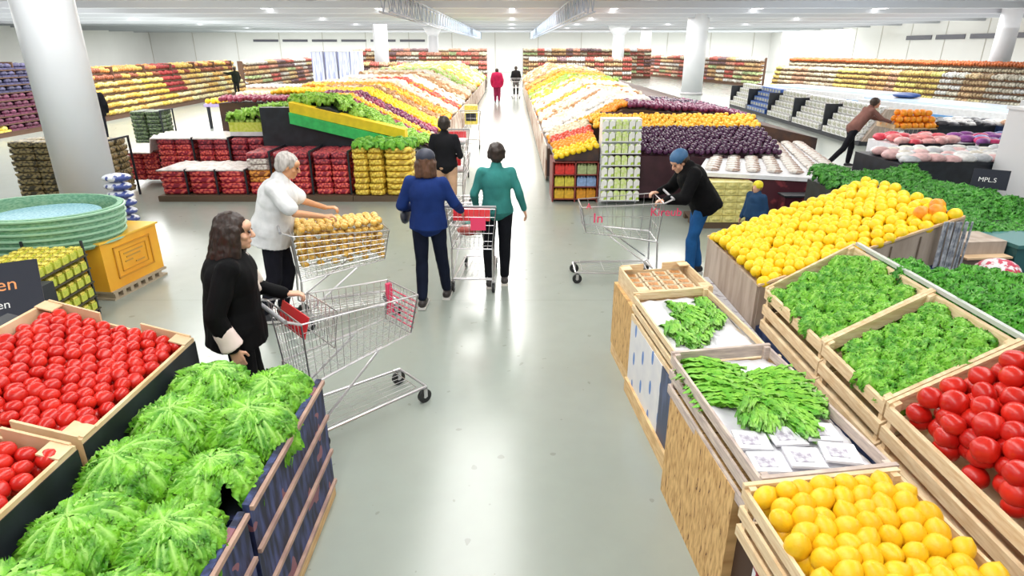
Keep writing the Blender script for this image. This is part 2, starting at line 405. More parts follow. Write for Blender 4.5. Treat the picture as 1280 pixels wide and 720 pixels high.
def dome(name, m, rx, ry, rz, n, seed, lw=.9, ruf=.12, nu=10, nv=10, frq=(7, 12), lift=.25):
    """round leafy head: leaves hug an ellipsoid, their frilled tips lift off it"""
    random.seed(seed); b = MB(); rib = []
    for k in range(n):
        az = 2.39996*k+random.uniform(-.3, .3); q = (k+.5)/n; el0 = 1.45-1.25*q      # start elevation of the leaf
        L = random.uniform(.75, 1.05)*(.75+.35*q); W = lw*random.uniform(.75, 1.1)*(.7+.5*q); R0 = .74+.20*q+random.uniform(-.03, .05)
        ph = random.uniform(0, 6); f1 = random.uniform(*frq); f2 = random.uniform(*frq)
        def fn(u, v):
            s_ = (u-.5)*2; w_ = W*(math.sin(PI*min(1, .10+v*.78))**.7)*.5
            el = el0+.35-L*v*1.15 - .12*s_*s_; a = s_*w_
            e = min(1, abs(s_)**2+v**3)
            r = R0*(1+lift*v*v*.5+.10*v) + ruf*e*math.sin(f1*v*2+s_*f2+ph) + ruf*.5*math.sin(f2*1.7*v+s_*f1*.8+ph*2)*(.3+e) - .08*s_*s_ + .05*math.exp(-(s_/.15)**2)*(1-v)
            # local frame round direction (az, el); sideways displacement a
            cx, cz = math.cos(el), math.sin(el)
            x = cx*r; y = a*(1+.12*math.sin(f1*v*2.6+ph)); z = cz*r
            return (rx*(x*math.cos(az)-y*math.sin(az)), ry*(x*math.sin(az)+y*math.cos(az)), rz*z)
        b.grid(fn, nu, nv)
        for j in range(nv+1):
            for i in range(nu+1):
                s_ = abs(i/nu-.5)*2; rib.append(max(0, 1-s_*(3.0+3*j/nv))*(1-.7*j/nv) + .12*(abs(s_)**3))
    me = b.mesh(name, m, True); at = me.attributes.new('rib', 'FLOAT', 'POINT'); at.data.foreach_set('value', rib); return me
def bushy(name, m, size, n, seed, up=.9, w=.5, ruf=.09): return dome(name, m, size*.5, size*.5, size*.46, n, seed, 1.0, .20, 6, 7, (5, 9), .5)
LETT = [dome('lettuce', lett_m, .20, .175, .165, 46, s, .62, .085, 14, 16, (9, 19), .24) for s in (1, 2, 3, 4)]
CURL = [dome('curly_lettuce', curl_m, .070, .070, .075, 24, s, .9, .13, 9, 9, (6, 12), .3) for s in (11, 12, 13)]
PARS = [dome('parsley_bunch', pars_m, .078, .078, .085, 24, s, .85, .19, 8, 8, (6, 11), .4) for s in (21, 22)]
DKG = [dome('kale_bunch', dkg_m, .12, .12, .10, 22, s, .8, .19, 8, 8, (6, 11), .4) for s in (31, 32)]
LIME = [bushy('lime_lettuce', limeg_m, .24, 20, s, .9, .55, .1) for s in (41, 42)]
def onions(seed):
    random.seed(seed); L = []
    for k in range(26):
        M = TR(random.uniform(-.035, .035), random.uniform(-.04, .04), random.uniform(0, .03)) @ Matrix.Rotation(random.uniform(-.13, .13), 4, 'Z') @ Matrix.Rotation(random.uniform(.0, .22), 4, 'X')
        L.append((M @ TR(0, -.16, 0), random.uniform(.26, .34), random.uniform(.018, .035), .4, .006))
    return leaf_mesh('spring_onion_bunch', scal_m, L, 3, 9)
ONI = [onions(s) for s in (51, 52)]
random.seed(77)
def greens(kind, name, meshes, x0, x1, y0, y1, zf, sp, label, cat, group, scl=(.85, 1.15), rz=None):
    for x, y in hexfill(x0, x1, y0, y1, sp, .15):
        M = TR(x, y, zf(x, y)+random.uniform(-.01, .015)) @ Matrix.Rotation(random.uniform(-.25, .25), 4, 'X') @ Matrix.Rotation(random.uniform(0, 6.3) if rz is None else rz+random.uniform(-.3, .3), 4, 'Z')
        s = random.uniform(*scl)
        put(kind, name, random.choice(meshes), M @ Matrix.Diagonal((s, s, s, 1)), label, cat, group)
# ================================================================ FOREGROUND STANDS
def shear_abs(mb, k): mb.v = [(x, y, z+abs(x)*k) for x, y, z in mb.v]; return mb
def crate(name, label, loc, w, d, h, slope, sg=1, kind='slat', m=None, cat='crate', t=.014, group=None, rails=True, outer=None):
    """wedge crate: aisle side at local x=0, rising away from the aisle with slope; sg=+1 extends to +x, -1 to -x"""
    T = thing(name, label, cat, loc, 0, group); m = m or wood
    def X(a, b): return (min(a*sg, b*sg), max(a*sg, b*sg))
    def B(mb, xa, xb, ya, yb, za, zb, mi=0):
        x0, x1 = X(xa, xb); mb.bb(x0, x1, ya, yb, za, zb, mi)
    def fin(mb, nm, mm=None): return shear_abs(mb, slope).build(nm, mm or m, T)
    if kind == 'slat':
        n = 3; sh = h/n*.64
        for xa in (0, w-t):
            mb = MB()
            for k in range(n): z = h*(k+.15)/n if k else 0.0; z = k*(h-sh)/(n-1); B(mb, xa, xa+t, .0, d, z, z+sh)
            fin(mb, 'side_panel')
        for ya in (0, d-t):
            mb = MB()
            for k in range(n): z = k*(h-sh)/(n-1); B(mb, t, w-t, ya, ya+t, z, z+sh)
            fin(mb, 'end_panel')
        for xa in (t, w-t-.03):
            for ya in (t, d-t-.03): mb = MB(); B(mb, xa, xa+.03, ya, ya+.03, 0, h+.012); fin(mb, 'corner_post')
        if rails:
            for ya in (-.004, d-.018):
                mb = MB(); B(mb, 0, w, ya, ya+.022, h, h+.018); fin(mb, 'top_rail')
    else:   # sheet sides with a dip in the middle and folded tabs
        for xa in (0, w-t):
            mb = MB(); B(mb, xa, xa+t, 0, d, 0, h); fin(mb, 'side_panel')
        for ya in (0, d-t):
            mb = MB(); B(mb, t, w-t, ya, ya+t, 0, h-.045); B(mb, t, w*.36, ya, ya+t, h-.045, h+.012); B(mb, w*.64, w-t, ya, ya+t, h-.045, h+.012)
            fin(mb, 'end_panel')
        for xa in (0, w-.09):
            for ya in (t, d-.09-t):
                mb = MB(); x0, x1 = X(xa, xa+.09); z = h-.002
                mb.add([(x0, ya, z), (x1, ya, z), (x1, ya+.09, z), (x0, ya+.09, z), (x0, ya, z+.008), (x1, ya, z+.008), (x1, ya+.09, z+.008), (x0, ya+.09, z+.008)],
                       [(0,3,2,1),(4,5,6,7),(0,1,5,4),(1,2,6,5),(2,3,7,6),(3,0,4,7)])
                if rails: fin(mb, 'corner_flap')
    if outer:
        mb = MB(); B(mb, -.006, -.0005, 0, d, 0, h-.022); fin(mb, 'side_cover', outer).__setitem__('label', 'dark outer side cover')
    mb = MB(); B(mb, t, w-t, t, d-t, .0, .012); fin(mb, 'base_panel')
    return T
def stand(name, label, x0, x1, y0, y1, zl, zr, m, cat='stand', ledge=None, loc=(0, 0, 0), strips=None):
    T = thing(name, label, cat, ((x0+x1)/2, (y0+y1)/2, 0))
    cx, cy = (x0+x1)/2, (y0+y1)/2
    a, b, c, d_ = x0-cx, x1-cx, y0-cy, y1-cy
    MB().add([(a, c, .1), (b, c, .1), (b, d_, .1), (a, d_, .1), (a, c, zl), (b, c, zr), (b, d_, zr), (a, d_, zl)],
             [(0,3,2,1),(4,5,6,7),(0,1,5,4),(1,2,6,5),(2,3,7,6),(3,0,4,7)]).build('body', m, T)
    MB().bb(a+.04, b-.04, c+.04, d_-.04, 0, .1).build('plinth', dark, T)
    if strips:
        for (z, hh, out, mm, side) in strips:
            xx = a if side < 0 else b
            MB().bb(min(xx, xx+side*out), max(xx, xx+side*out), c, d_, z, z+hh).build('shelf_lip', mm, T)
    return T

# ---------- right upper tier : left (aisle) edge X 1.80, top z 1.0 there, rising to 1.30 at X 2.32
SL = .58; XU = 1.80
stand('display_stand', 'dark navy stepped stand carrying the yellow fruit bin and slatted crates on the right', XU+.0, 3.0, 1.0, 5.35, .69, .69+1.2*.40, navy,
      strips=[(.60, .035, .03, mat('pale_lip', (.62, .6, .58), .4), -1), (.30, .03, .03, _mats['pale_lip'], -1)])
zc = .70
c1 = crate('wooden_crate', 'pale slatted wooden crate of curly lettuce next to the yellow fruit bin', (XU, 3.215, zc), .56, .86, .30, SL)
c2 = crate('wooden_crate', 'pale slatted wooden crate of curly lettuce next to the right tomato crate', (XU, 2.57, zc), .56, .635, .30, SL)
c3 = crate('wooden_crate', 'pale slatted wooden crate heaped with tomatoes at the right edge', (XU, 1.45, zc), .75, 1.105, .30, SL)
zt = lambda x, off: 1.0+(x-XU)*SL+off
greens('curlyA', 'curly_lettuce', CURL, XU+.07, XU+.53, 3.28, 4.03, lambda x, y: zt(x, -.06)+random.uniform(-.014, .016), .098,
       'curly bright green lettuce in the slatted crate beside the yellow fruit bin', 'lettuce', 'curly lettuces in the farther slatted crate')
greens('curlyB', 'curly_lettuce', CURL, XU+.07, XU+.53, 2.64, 3.15, lambda x, y: zt(x, -.06)+random.uniform(-.014, .016), .098,
       'curly bright green lettuce in the slatted crate beside the right tomatoes', 'lettuce', 'curly lettuces in the nearer slatted crate')
for (nm, ya, yb) in (('bed', 3.24, 4.06), ('bed', 2.6, 3.19)):
    pass
tlab = 'large red tomato heaped in the slatted crate at the right edge'
for l in range(3):
    for x, y in hexfill(XU+.075, XU+.69-l*.01, 1.49, 2.50-(l)*.01, .106, .12):
        s = random.uniform(.95, 1.18)
        mound = .035*math.cos((y-2.0)/.5)+.025
        put('tomato', 'tomato', random.choice((TOM, TOM2)), TR(x, y, zt(x, -.045)+mound-(2-l)*.07+.075+random.uniform(-.012, .012)) @ rotm() @ Matrix.Diagonal((s, s, s, 1)), tlab, 'tomato', 'tomatoes in the right crate', pr=(2-l)*3)
# parsley beyond the crates
pst = stand('display_stand', 'plain dark stand under the long parsley bed behind the slatted crates', 2.40, 3.2, 1.6, 3.2, 1.16, 1.22, dark)
def parsz(x, y): return 1.27+.10*math.sin((x-2.4)*3.2)+.02*math.sin(y*9)
_g = greens
def greens_diag(*a, **k):
    global hexfill
    h0 = hexfill; hexfill = lambda *q: [(x, y) for x, y in h0(*q) if y < 3.84-(x-2.36)*1.15]
    _g(*a, **k); hexfill = h0
greens_diag('pars', 'parsley_bunch', PARS, 2.43, 3.15, 1.8, 3.8, lambda x, y: parsz(x, y)-.03+random.uniform(-.02, .02), .11, 'dark green parsley bunch in the long bed behind the slatted crates', 'parsley', 'parsley bunches behind the crates')
# trim rail along the crates' upper edge
tag(MB().bb(2.368, 2.395, 1.5, 4.07, 1.33, 1.352).build('divider_rail', mat('silver_rail', (.6, .62, .6), .4, metal=.3)), 'thin pale divider rail between the slatted crates and the parsley bed', 'rail')

# ---------- yellow fruit bin
YB0, YB1 = 4.17, 5.33; YS = .385; YX1 = 3.12
yb = thing('fruit_bin', 'large greyish cardboard bin heaped with yellow fruit, right of the aisle', 'bin', (XU, YB0, .52))
dY = YB1-YB0; wY = YX1-XU
def quadprism(x0, x1, y0, y1, zb0, zb1, z0, z1): # bottom heights and top heights at x0/x1
    return MB().add([(x0, y0, zb0), (x1, y0, zb1), (x1, y1, zb1), (x0, y1, zb0), (x0, y0, z0), (x1, y0, z1), (x1, y1, z1), (x0, y1, z0)],
                    [(0,3,2,1),(4,5,6,7),(0,1,5,4),(1,2,6,5),(2,3,7,6),(3,0,4,7)])
H0, H1 = .48, .48+wY*YS
quadprism(-.03, -.01, -.02, dY+.02, 0, 0, H0, H0).build('side_panel', greycard, yb)
quadprism(wY-.0, wY+.02, -.02, dY+.02, 0, 0, H1, H1).build('side_panel', greycard, yb)
quadprism(-.01, wY, -.035, -.015, 0, .0, H0, H1).build('end_panel', greycard, yb)
quadprism(-.01, wY, dY+.015, dY+.035, 0, .0, H0, H1).build('end_panel', greycard, yb)
quadprism(-.01, wY, -.015, dY+.015, 0.24, .24+wY*YS, H0-.1, H1-.1).build('inner_base', card, yb)
for yy in (-.045, dY+.022):
    quadprism(-.03, wY, yy, yy+.02, H0-.0, H1-.0, H0+.016, H1+.016).build('top_rail', card, yb)
for k in range(7):
    x = .1+k*.19
    MB().bb(x, x+.006, -.045, -.036, 0.0, H0+x*YS-.03).build('panel_crease', mat('crease', (.16, .12, .09), .8), yb)
fol = MB()
for k in range(26):
    x = wY-.16+k*.0075; fol.tube((x, -.06-.02*random.random(), 0), (x+random.uniform(-.02, .02), -.06-.02*random.random(), H1-.02), .006, 5)
fol.build('plastic_wrap', mat('grey_wrap', (.5, .52, .58), .25, col2=(.2, .22, .27), scale=30), yb, label='crumpled grey plastic wrap')
fill('yel', 'yellow_fruit', [YEL], XU+.02, YX1-.03, YB0+.0, YB1+.0, lambda x, y: .52+H0+(x-XU)*YS+.02+.03*math.sin((y-YB0)/dY*PI), .083,
     'round yellow fruit heaped in the big cardboard bin', 'fruit', 'yellow fruit in the big bin', layers=1, zj=.2)
MB()
yfl = thing('fruit_layer', 'lower layer of yellow fruit showing through gaps in the big cardboard bin', 'fruit', (XU, YB0, 0))
C.objects.unlink(yfl); bpy.data.objects.remove(yfl)
fill('yel', 'yellow_fruit', [YEL], XU+.06, YX1-.08, YB0+.04, YB1-.04, lambda x, y: .52+H0+(x-XU)*YS-.035+.03*math.sin((y-YB0)/dY*PI), .083,
     'round yellow fruit heaped in the big cardboard bin', 'fruit', 'yellow fruit in the big bin', layers=1)
for (x, y) in ((3.0, 4.25), (2.93, 4.3), (3.05, 4.33)):
    put('orgbin', 'orange', FR['orange'], TRS(x, y, .52+H0+(x-XU)*YS+.065, 1.1), 'orange lying on the near right corner of the yellow fruit bin', 'orange', 'oranges on the yellow bin')

# ---------- right lower tier (aisle row): X .93 .. 1.62
def drops(nt, s):
    x = sepxyz(nt, s)
    a = mth(nt, 'SUBTRACT', mth(nt, 'FRACT', mth(nt, 'MULTIPLY', x[1], 4.6)), .5)
    row = mth(nt, 'FLOOR', mth(nt, 'MULTIPLY', x[1], 4.6))
    b = mth(nt, 'SUBTRACT', mth(nt, 'FRACT', mth(nt, 'ADD', mth(nt, 'MULTIPLY', x[2], 4.2), mth(nt, 'MULTIPLY', row, .5))), .5)
    r = mth(nt, 'ADD', mth(nt, 'MULTIPLY', mth(nt, 'MULTIPLY', a, a), 5), mth(nt, 'MULTIPLY', b, b))
    n = nt.nodes.new('ShaderNodeTexNoise'); n.inputs['Scale'].default_value = 9; nt.links.new(s, n.inputs[0])
    return mix(nt, mth(nt, 'LESS_THAN', r, .055), mix(nt, n.outputs[0], (.82, .80, .78), (.60, .6, .66)), (.07, .2, .55))
drop_m = patmat('white_wrap_blue_drops', drops, .4)
def gingham(nt, s):
    x = sepxyz(nt, s); f = []
    for q in ((x[1], x[0]), (x[2], None)):
        v = q[0] if q[1] is None else mth(nt, 'ADD', q[0], q[1])
        f.append(mth(nt, 'GREATER_THAN', mth(nt, 'FRACT', mth(nt, 'MULTIPLY', v, 11)), .5))
    a = mix(nt, f[0], (.85, .85, .88), (.5, .03, .05)); b = mix(nt, f[0], (.5, .2, .22), (.3, .01, .02))
    return mix(nt, f[1], a, b)
ging_m = patmat('red_white_gingham', gingham, .8)
def osb(nt, s):
    mp = nt.nodes.new('ShaderNodeMapping'); mp.inputs['Scale'].default_value = (1, 30, 7); mp.inputs['Rotation'].default_value = (.25, 0, 0); nt.links.new(s, mp.inputs[0])
    n = nt.nodes.new('ShaderNodeTexNoise'); n.inputs['Scale'].default_value = 1.6; n.inputs['Detail'].default_value = 3; n.inputs['Distortion'].default_value = .6; nt.links.new(mp.outputs[0], n.inputs[0])
    mr = nt.nodes.new('ShaderNodeMapRange'); mr.inputs[1].default_value = .32; mr.inputs[2].default_value = .62; nt.links.new(n.outputs[0], mr.inputs[0])
    d = mth(nt, 'LESS_THAN', n.outputs[0], .335)
    return mix(nt, d, mix(nt, mr.outputs[0], (.42, .22, .07), (.74, .48, .20)), (.10, .045, .02))
osb_m = patmat('strand_board', osb, .7)
def crumple(name, x0, x1, y0, y1, zf, amp, m, seed, nu=36, nv=44):
    b = MB()
    def fn(u, v):
        x = x0+u*(x1-x0); y = y0+v*(y1-y0)
        n = noise.noise(Vector((x*9+seed, y*9, 0)))+.6*noise.noise(Vector((x*24+seed, y*24, 3)))
        return (x+(y1+.03-y)*.0875, y+YK(x), zf(x, y)+amp*n)
    b.grid(fn, nu, nv)
    o = b.build(name, m, None, True)
    md = o.modifiers.new('thick', 'SOLIDIFY'); md.thickness = .003
    return o
liner = mat('white_liner', (.80, .80, .84), .3, col2=(.62, .60, .68), scale=7, ramp=(.45, .75))
XA, XB = .93, 1.52; LS = .05
def YK(x): return (x-XA)*.0875
def lowtier(y0, y1, z0, label, m=wood2, rail=True, kind='slat', hh=.2):
    T = crate('produce_crate', label, (XA+(y1-y0)*.0875, y0, z0-hh), XB-XA, y1-y0, hh, LS, 1, kind, m); T.rotation_euler = (0, 0, R(5.0)); return T
# far box, pale print wrap
fb_ = thing('pallet_box', 'white wrapped pallet box printed with blue drops, first at the far right aisle row', 'box', (XA+.09, 3.27, 0), R(4.5))
MB().bb(.0, XB-XA, .34, 1.12, .12, .64).build('body', drop_m, fb_)
MB().bb(.0, XB-XA, .0, .34, .12, .64).build('navy_end', navy, fb_, label='navy end section')
MB().bb(-.02, XB-XA, -.02, 1.12, 0, .035).bb(-.02, .1, -.02, 1.12, .035, .10).bb(XB-XA-.1, XB-XA, -.02, 1.12, .035, .10).bb(-.02, XB-XA, -.02, 1.12, .10, .12).build('pallet', wood2, fb_)
lowtier(3.25, 4.40, .83, 'warm wooden crate lined in white with three patches of greens', wood)
o = crumple('white_liner', XA+.03, XB-.03, 3.29, 4.36, lambda x, y: .785+(x-XA)*LS, .016, liner, 3); tag(o, 'crumpled white liner in the far crate of the aisle row', 'liner')
def ongreens(cx, cy, lx, ly, base, n, lab, grp, rz=0.1, zz=0):
    for k in range(n):
        x = cx+random.uniform(-.5, .5)*lx; y = cy+((k+.5)/n-.5)*ly
        put('oni'+grp, 'spring_onion_bunch', random.choice(ONI), TR(x+((4.4 if y > 3.2 else 3.2)-y)*.0875, y+YK(x), base+(x-XA)*LS+random.uniform(0, .015)) @ Matrix.Rotation(rz+random.uniform(-.35, .35), 4, 'Z') @ Matrix.Diagonal((1, .9, 1, 1)), lab, 'spring onions', grp)
ongreens(1.06, 3.76, .02, .24, .80, 4, 'green bunch at the aisle side of the white lined far crate', 'aisle side greens in the far crate')
ongreens(1.22, 3.95, .12, .46, .80, 12, 'green bunch in the central patch of the white lined far crate', 'central greens in the far crate')
ongreens(1.39, 4.08, .04, .34, .80, 7, 'green bunch at the inner side of the white lined far crate', 'inner side greens in the far crate')
# beige crate behind it
bx = thing('pallet_box', 'brown strand board box under the beige cartons at the far end of the aisle row', 'box', (XA+.02, 4.46, 0), R(4.5))
MB().bb(0, XB-XA+.03, 0, .62, .1, .68).build('body', osb_m, bx); MB().bb(0, XB-XA, 0, .6, 0, .1).build('plinth', wood2, bx)
lowtier(4.43, 5.05, .83, 'pale crate of small beige cartons at the far end of the aisle row', wood, kind='sheet', hh=.15)
ctn = MB().bb(-.06, .06, -.05, .05, 0, .07).bb(-.04, .04, -.03, .03, .07, .074, 1).mesh('carton', [mat('carton_beige', (.78, .62, .42), .6, var=.4, scale=30), mat('carton_label', (.75, .35, .12), .5, var=.6, scale=50)])
for i in range(4):
    for j in range(5):
        put('ctn', 'small_carton', ctn, TR(XA+.13+i*.128-j*.01, 4.51+j*.112+(.1+i*.145)*.1, .70+(.1+i*.145)*LS), 'small beige carton in the pale crate at the far end of the aisle row', 'carton', 'beige cartons')
# middle box
mb_ = thing('pallet_box', 'tall strand board box under the spring onion crate beside the aisle', 'box', (XA+.10, 2.0, 0), R(4.5))
MB().bb(0, XB-XA, .27, 1.17, .0, .72).build('body', osb_m, mb_); MB().bb(.05, XB-XA, 0, .27, 0, .72).build('dark_end', mat('dark_brown', (.07, .035, .02), .7), mb_, label='dark brown recessed end')
lowtier(2.08, 3.22, .93, 'pale slatted crate lined in white holding spring onion bunches', mat('weathered_wood', (.66, .55, .47), .6, col2=(.45, .36, .33), scale=9, stretch=(1, 1, 7)), hh=.25)
o = crumple('white_liner', XA+.03, XB-.03, 2.12, 3.18, lambda x, y: .875+(x-XA)*LS, .02, liner, 9); tag(o, 'crumpled white liner under the spring onion bunches', 'liner')
ongreens(1.11, 2.90, .13, .40, .905, 15, 'spring onion bunch at the aisle side of the pale slatted crate', 'aisle side spring onions', 1.0)
ongreens(1.35, 2.78, .11, .34, .905, 12, 'spring onion bunch on the inner side of the pale slatted crate', 'inner spring onions', 1.2)
ongreens(1.16, 2.62, .07, .16, .905, 5, 'spring onion bunch at the near end of the aisle side, pale slatted crate', 'near spring onions', -.3)
ongreens(1.30, 2.58, .07, .2, .905, 6, 'spring onion bunch at the near end of the inner side, pale slatted crate', 'near inner spring onions', .1)
pk = MB().bb(-.076, .076, -.07, .07, 0, .012).bb(-.05, .03, -.04, .03, .012, .015, 1).mesh('flat_pack', [mat('pack_white', (.85, .85, .9), .25), mat('pack_ink', (.30, .26, .36), .4, col2=(.75, .75, .8), scale=45)])
for i in range(3):
    for j in range(2):
        put('pk', 'flat_pack', pk, TR(XA+.19+i*.165-j*.014, 2.22+j*.16+(.12+i*.195)*.1, .90+(.12+i*.195)*LS) @ Matrix.Rotation(random.uniform(-.2, .2), 4, 'Z'), 'flat white pack with dark print at the near end of the spring onion crate', 'pack', 'flat packs by the spring onions')
# lemon crate
lt = stand('cloth_stand', 'stand draped in red and white gingham under the lemon crate', XA+.07, XB+.03, .62, 1.96, .68, .71, ging_m)
XB = 1.58
lowtier(.80, 2.03, .95, 'pale wooden crate full of lemons at the bottom right', wood, hh=.24)
for l in range(3):
    for x, y in hexfill(XA+.055+l*.015, XB-.055-l*.015, .84, 1.98, .080, .14):
        s = random.uniform(.92, 1.12)
        put('lem', 'lemon', LEM, TR(x+(2.03-y)*.0875, y+YK(x), .955+(x-XA)*LS-(l)*.055+.005+random.uniform(-.012, .012)) @ rotm() @ Matrix.Diagonal((s, s, s, 1)), 'ripe lemon in the wooden crate at the bottom right', 'lemon', 'lemons in the bottom right crate')
XB = 1.56
# printed lip between tiers
lipm = mat('silver_print_lip', (.58, .58, .62), .3, col2=(.22, .2, .24), scale=16, ramp=(.56, .66))
tag(MB().bb(1.66, XU-.035, 1.0, 5.2, .66, .68).bb(1.66, 1.69, 1.0, 5.2, 0.0, .66).build('price_rail', lipm), 'silver and black printed price rail between the two right hand tiers', 'rail')

# ---------- left : lettuce row at aisle (X -1.10 .. -1.86) and tomato crates (X -1.9 ..)
def cratewall(nt, s):
    mp = nt.nodes.new('ShaderNodeMapping'); mp.inputs['Scale'].default_value = (12, 14, 3); nt.links.new(s, mp.inputs[0])
    n = nt.nodes.new('ShaderNodeTexNoise'); n.inputs['Scale'].default_value = 1.5; n.inputs['Detail'].default_value = 3; nt.links.new(mp.outputs[0], n.inputs[0])
    mr = nt.nodes.new('ShaderNodeMapRange'); mr.inputs[1].default_value = .42; mr.inputs[2].default_value = .66; nt.links.new(n.outputs[0], mr.inputs[0])
    c = mix(nt, mr.outputs[0], (.006, .009, .035), (.055, .075, .22))
    n2 = nt.nodes.new('ShaderNodeTexNoise'); n2.inputs['Scale'].default_value = 5; nt.links.new(s, n2.inputs[0])
    return mix(nt, mth(nt, 'GREATER_THAN', n2.outputs[0], .64), c, (.25, .10, .13))
blue_m = patmat('blue_printed_board', cratewall, .6)
pinkwood = mat('pinkish_wood', (.50, .33, .25), .6, col2=(.32, .2, .17), scale=8)
def pallet_box(y0, y1, label, first=None):
    T = thing('lettuce_bin', label, 'bin', (-1.10, y0, 0)); d = y1-y0; W = .80
    MB().bb(-.03, 0, 0, d, .07, .82).build('side_panel', blue_m, T); MB().bb(-W, -W+.03, 0, d, .07, .82).build('side_panel', blue_m, T)
    MB().bb(-W+.03, -.03, 0, .03, .07, .74).build('end_panel', blue_m, T); MB().bb(-W+.03, -.03, d-.03, d, .07, .74).build('end_panel', blue_m, T)
    MB().bb(-W+.03, -.03, .03, d-.03, .07, .70).build('inner_base', dark, T)
    for z in (.10, .32, .56, .79): MB().bb(0, .018, 0, d, z, z+.022).build('side_rail', pinkwood, T)
    MB().bb(-W, 0, 0, d, 0, .03).bb(-W, -W+.1, 0, d, .03, .07).bb(-.1, 0, 0, d, .03, .07).build('pallet', wood2, T)
    return T
pallet_box(2.07, 3.12, 'dark blue printed pallet bin of lettuce nearest the trolley')
pallet_box(.98, 2.03, 'dark blue printed pallet bin of lettuce at the bottom left, nearest the camera')
k = 0
for (ya, yb_, nm) in ((2.07, 3.12, 'farther'), (.98, 2.03, 'nearest')):
    for j in range(3):
        for i in range(2):
            x = -1.31-i*.365+random.uniform(-.02, .02); y = ya+.17+j*.355+random.uniform(-.02, .02)
            s = random.uniform(.88, 1.04)
            M = TR(x, y, .785+random.uniform(-.01, .02)+.02*i) @ Matrix.Rotation(random.uniform(-.25, .25), 4, 'X') @ Matrix.Rotation(random.uniform(-.2, .2), 4, 'Y') @ Matrix.Rotation(random.uniform(0, 6.28), 4, 'Z') @ Matrix.Diagonal((s*1.12, s*1.16, s*1.2, 1))
            put('lett', 'lettuce', LETT[k % 4], M, 'frilly green lettuce head in the %s blue printed bin' % nm, 'lettuce', 'lettuce heads in the %s bin' % nm); k += 1
gl = mat('green_grey_ledge', (.22, .30, .19), .5, col2=(.3, .33, .24), scale=6)
stand('display_stand', 'dark stepped stand with green grey ledges under the left tomato crates', -3.0, -1.94, .9, 3.36, 1.13, .82, dark,
      strips=[(.72, .02, .03, gl, 1), (.50, .02, .03, gl, 1), (.785, .025, .02, gl, 1)])
TS = .30; XT = -1.885
cardo = mat('orange_tan_board', (.66, .42, .22), .7, col2=(.76, .58, .38), scale=5)
crate('tomato_crate', 'tan cardboard crate full of tomatoes, the farther of two on the left', (XT, 2.27, .83), .80, 1.02, .17, TS, -1, 'sheet', cardo, outer=dark)
crate('tomato_crate', 'tan cardboard crate of tomatoes at the lower left edge, nearer the camera', (XT, 1.2, .83), .80, 1.03, .17, TS, -1, 'sheet', cardo, outer=dark)
for (y0, y1, nm) in ((2.27, 3.29, 'farther'), (1.2, 2.23, 'nearer')):
    for l in range(2):
        for x, y in hexfill(XT-.80+.07+l*.03, XT-.062-l*.03, y0+.06, y1-.07, .078, .12):
            s = random.uniform(.76, .95)
            z = .97+abs(x-XT)*TS-l*.05+random.uniform(-.008, .008)
            put('tomato', 'tomato', TOM, TR(x, y, z) @ Matrix.Rotation(random.uniform(-.6, .6), 4, 'X') @ Matrix.Rotation(random.uniform(-.6, .6), 4, 'Y') @ Matrix.Rotation(random.uniform(0, 6), 4, 'Z') @ Matrix.Diagonal((s, s, s, 1)),
                'red tomato in the %s cardboard crate on the left' % nm, 'tomato', 'tomatoes in the %s left crate' % nm, pr=l*3)

# ---------- left middle: pillar stand with green basket, yellow box, bananas / yellow green packs, lime lettuce, black signs
yellow_b = mat('yellow_orange_board', (.88, .45, .03), .5, col2=(.82, .36, .02), scale=3)
ang = math.atan2(7.13-6.26, -4.38+4.49)-PI/2
T = thing('carton_box', 'big orange yellow box with framed print panel standing on a pallet', 'box', (-4.40, 6.28, 0), R(-8))
MB().bb(-.62, 0, 0, .88, .10, .64).build('body', yellow_b, T)
fr = MB(); X = .012
fr.bb(0, X, .16, .74, .2, .215).bb(0, X, .16, .74, .54, .555).bb(0, X, .16, .175, .2, .555).bb(0, X, .725, .74, .2, .555)
fr.bb(0, .008, .24, .66, .26, .268).bb(0, .008, .24, .66, .49, .498).bb(0, .008, .24, .25, .26, .498).bb(0, .008, .65, .66, .26, .498)
fr.build('frame_print', mat('ochre_print', (.62, .28, .02), .5), T)
pr = MB()
for k, (a, b) in enumerate(((.30, .6), (.33, .55), (.3, .42), (.46, .6))): pr.bb(0, .008, a, b, .44-k*.045, .455-k*.045)
pr.build('faded_print', mat('faded_ink', (.55, .30, .05), .5), T)
MB().bb(-.64, .02, -.02, .90, .64, .66).build('top_rim', mat('yellow_rim', (.93, .55, .06), .5), T)
pl = MB().bb(-.62, .03, 0, .88, .075, .10).bb(-.62, .03, 0, .88, 0, .02)
for yy in np.arange(.02, .85, .12): pl.bb(-.6, .025, yy, yy+.05, .02, .075)
pl.build('pallet', mat('pallet_wood', (.42, .34, .24), .7), T)
# stand around pillar
stand('display_stand', 'low dark stand under the green basket around the left pillar', -6.6, -5.05, 6.0, 7.4, .60, .60, mat('ochre_panel', (.55, .33, .05), .6))
bk = thing('woven_basket', 'wide oval green basket woven in ribbed bands around the pillar', 'basket', (-5.12, 6.55, .60))
def basketband(r0, z0, z1, m, ax=.80, ay=.62, thick=.05):
    b = MB(); n = 96; nz = 12
    for k in range(2):
        rr = 1 if k == 0 else .93
        def fn(u, v):
            a = u*2*PI; w_ = 1+.012*math.sin(a*48+ (PI if int(v*nz) % 2 else 0)); f = (.93+.09*math.sin(v*PI*.5))*rr
            return (ax*w_*f*math.cos(a), ay*w_*f*math.sin(a), z0+(z1-z0)*v)
        b.grid(fn, n, nz)
    b.grid(lambda u, v: (ax*(1.02-.07*v)*math.cos(u*2*PI), ay*(1.02-.07*v)*math.sin(u*2*PI), z1), n, 1)
    return b
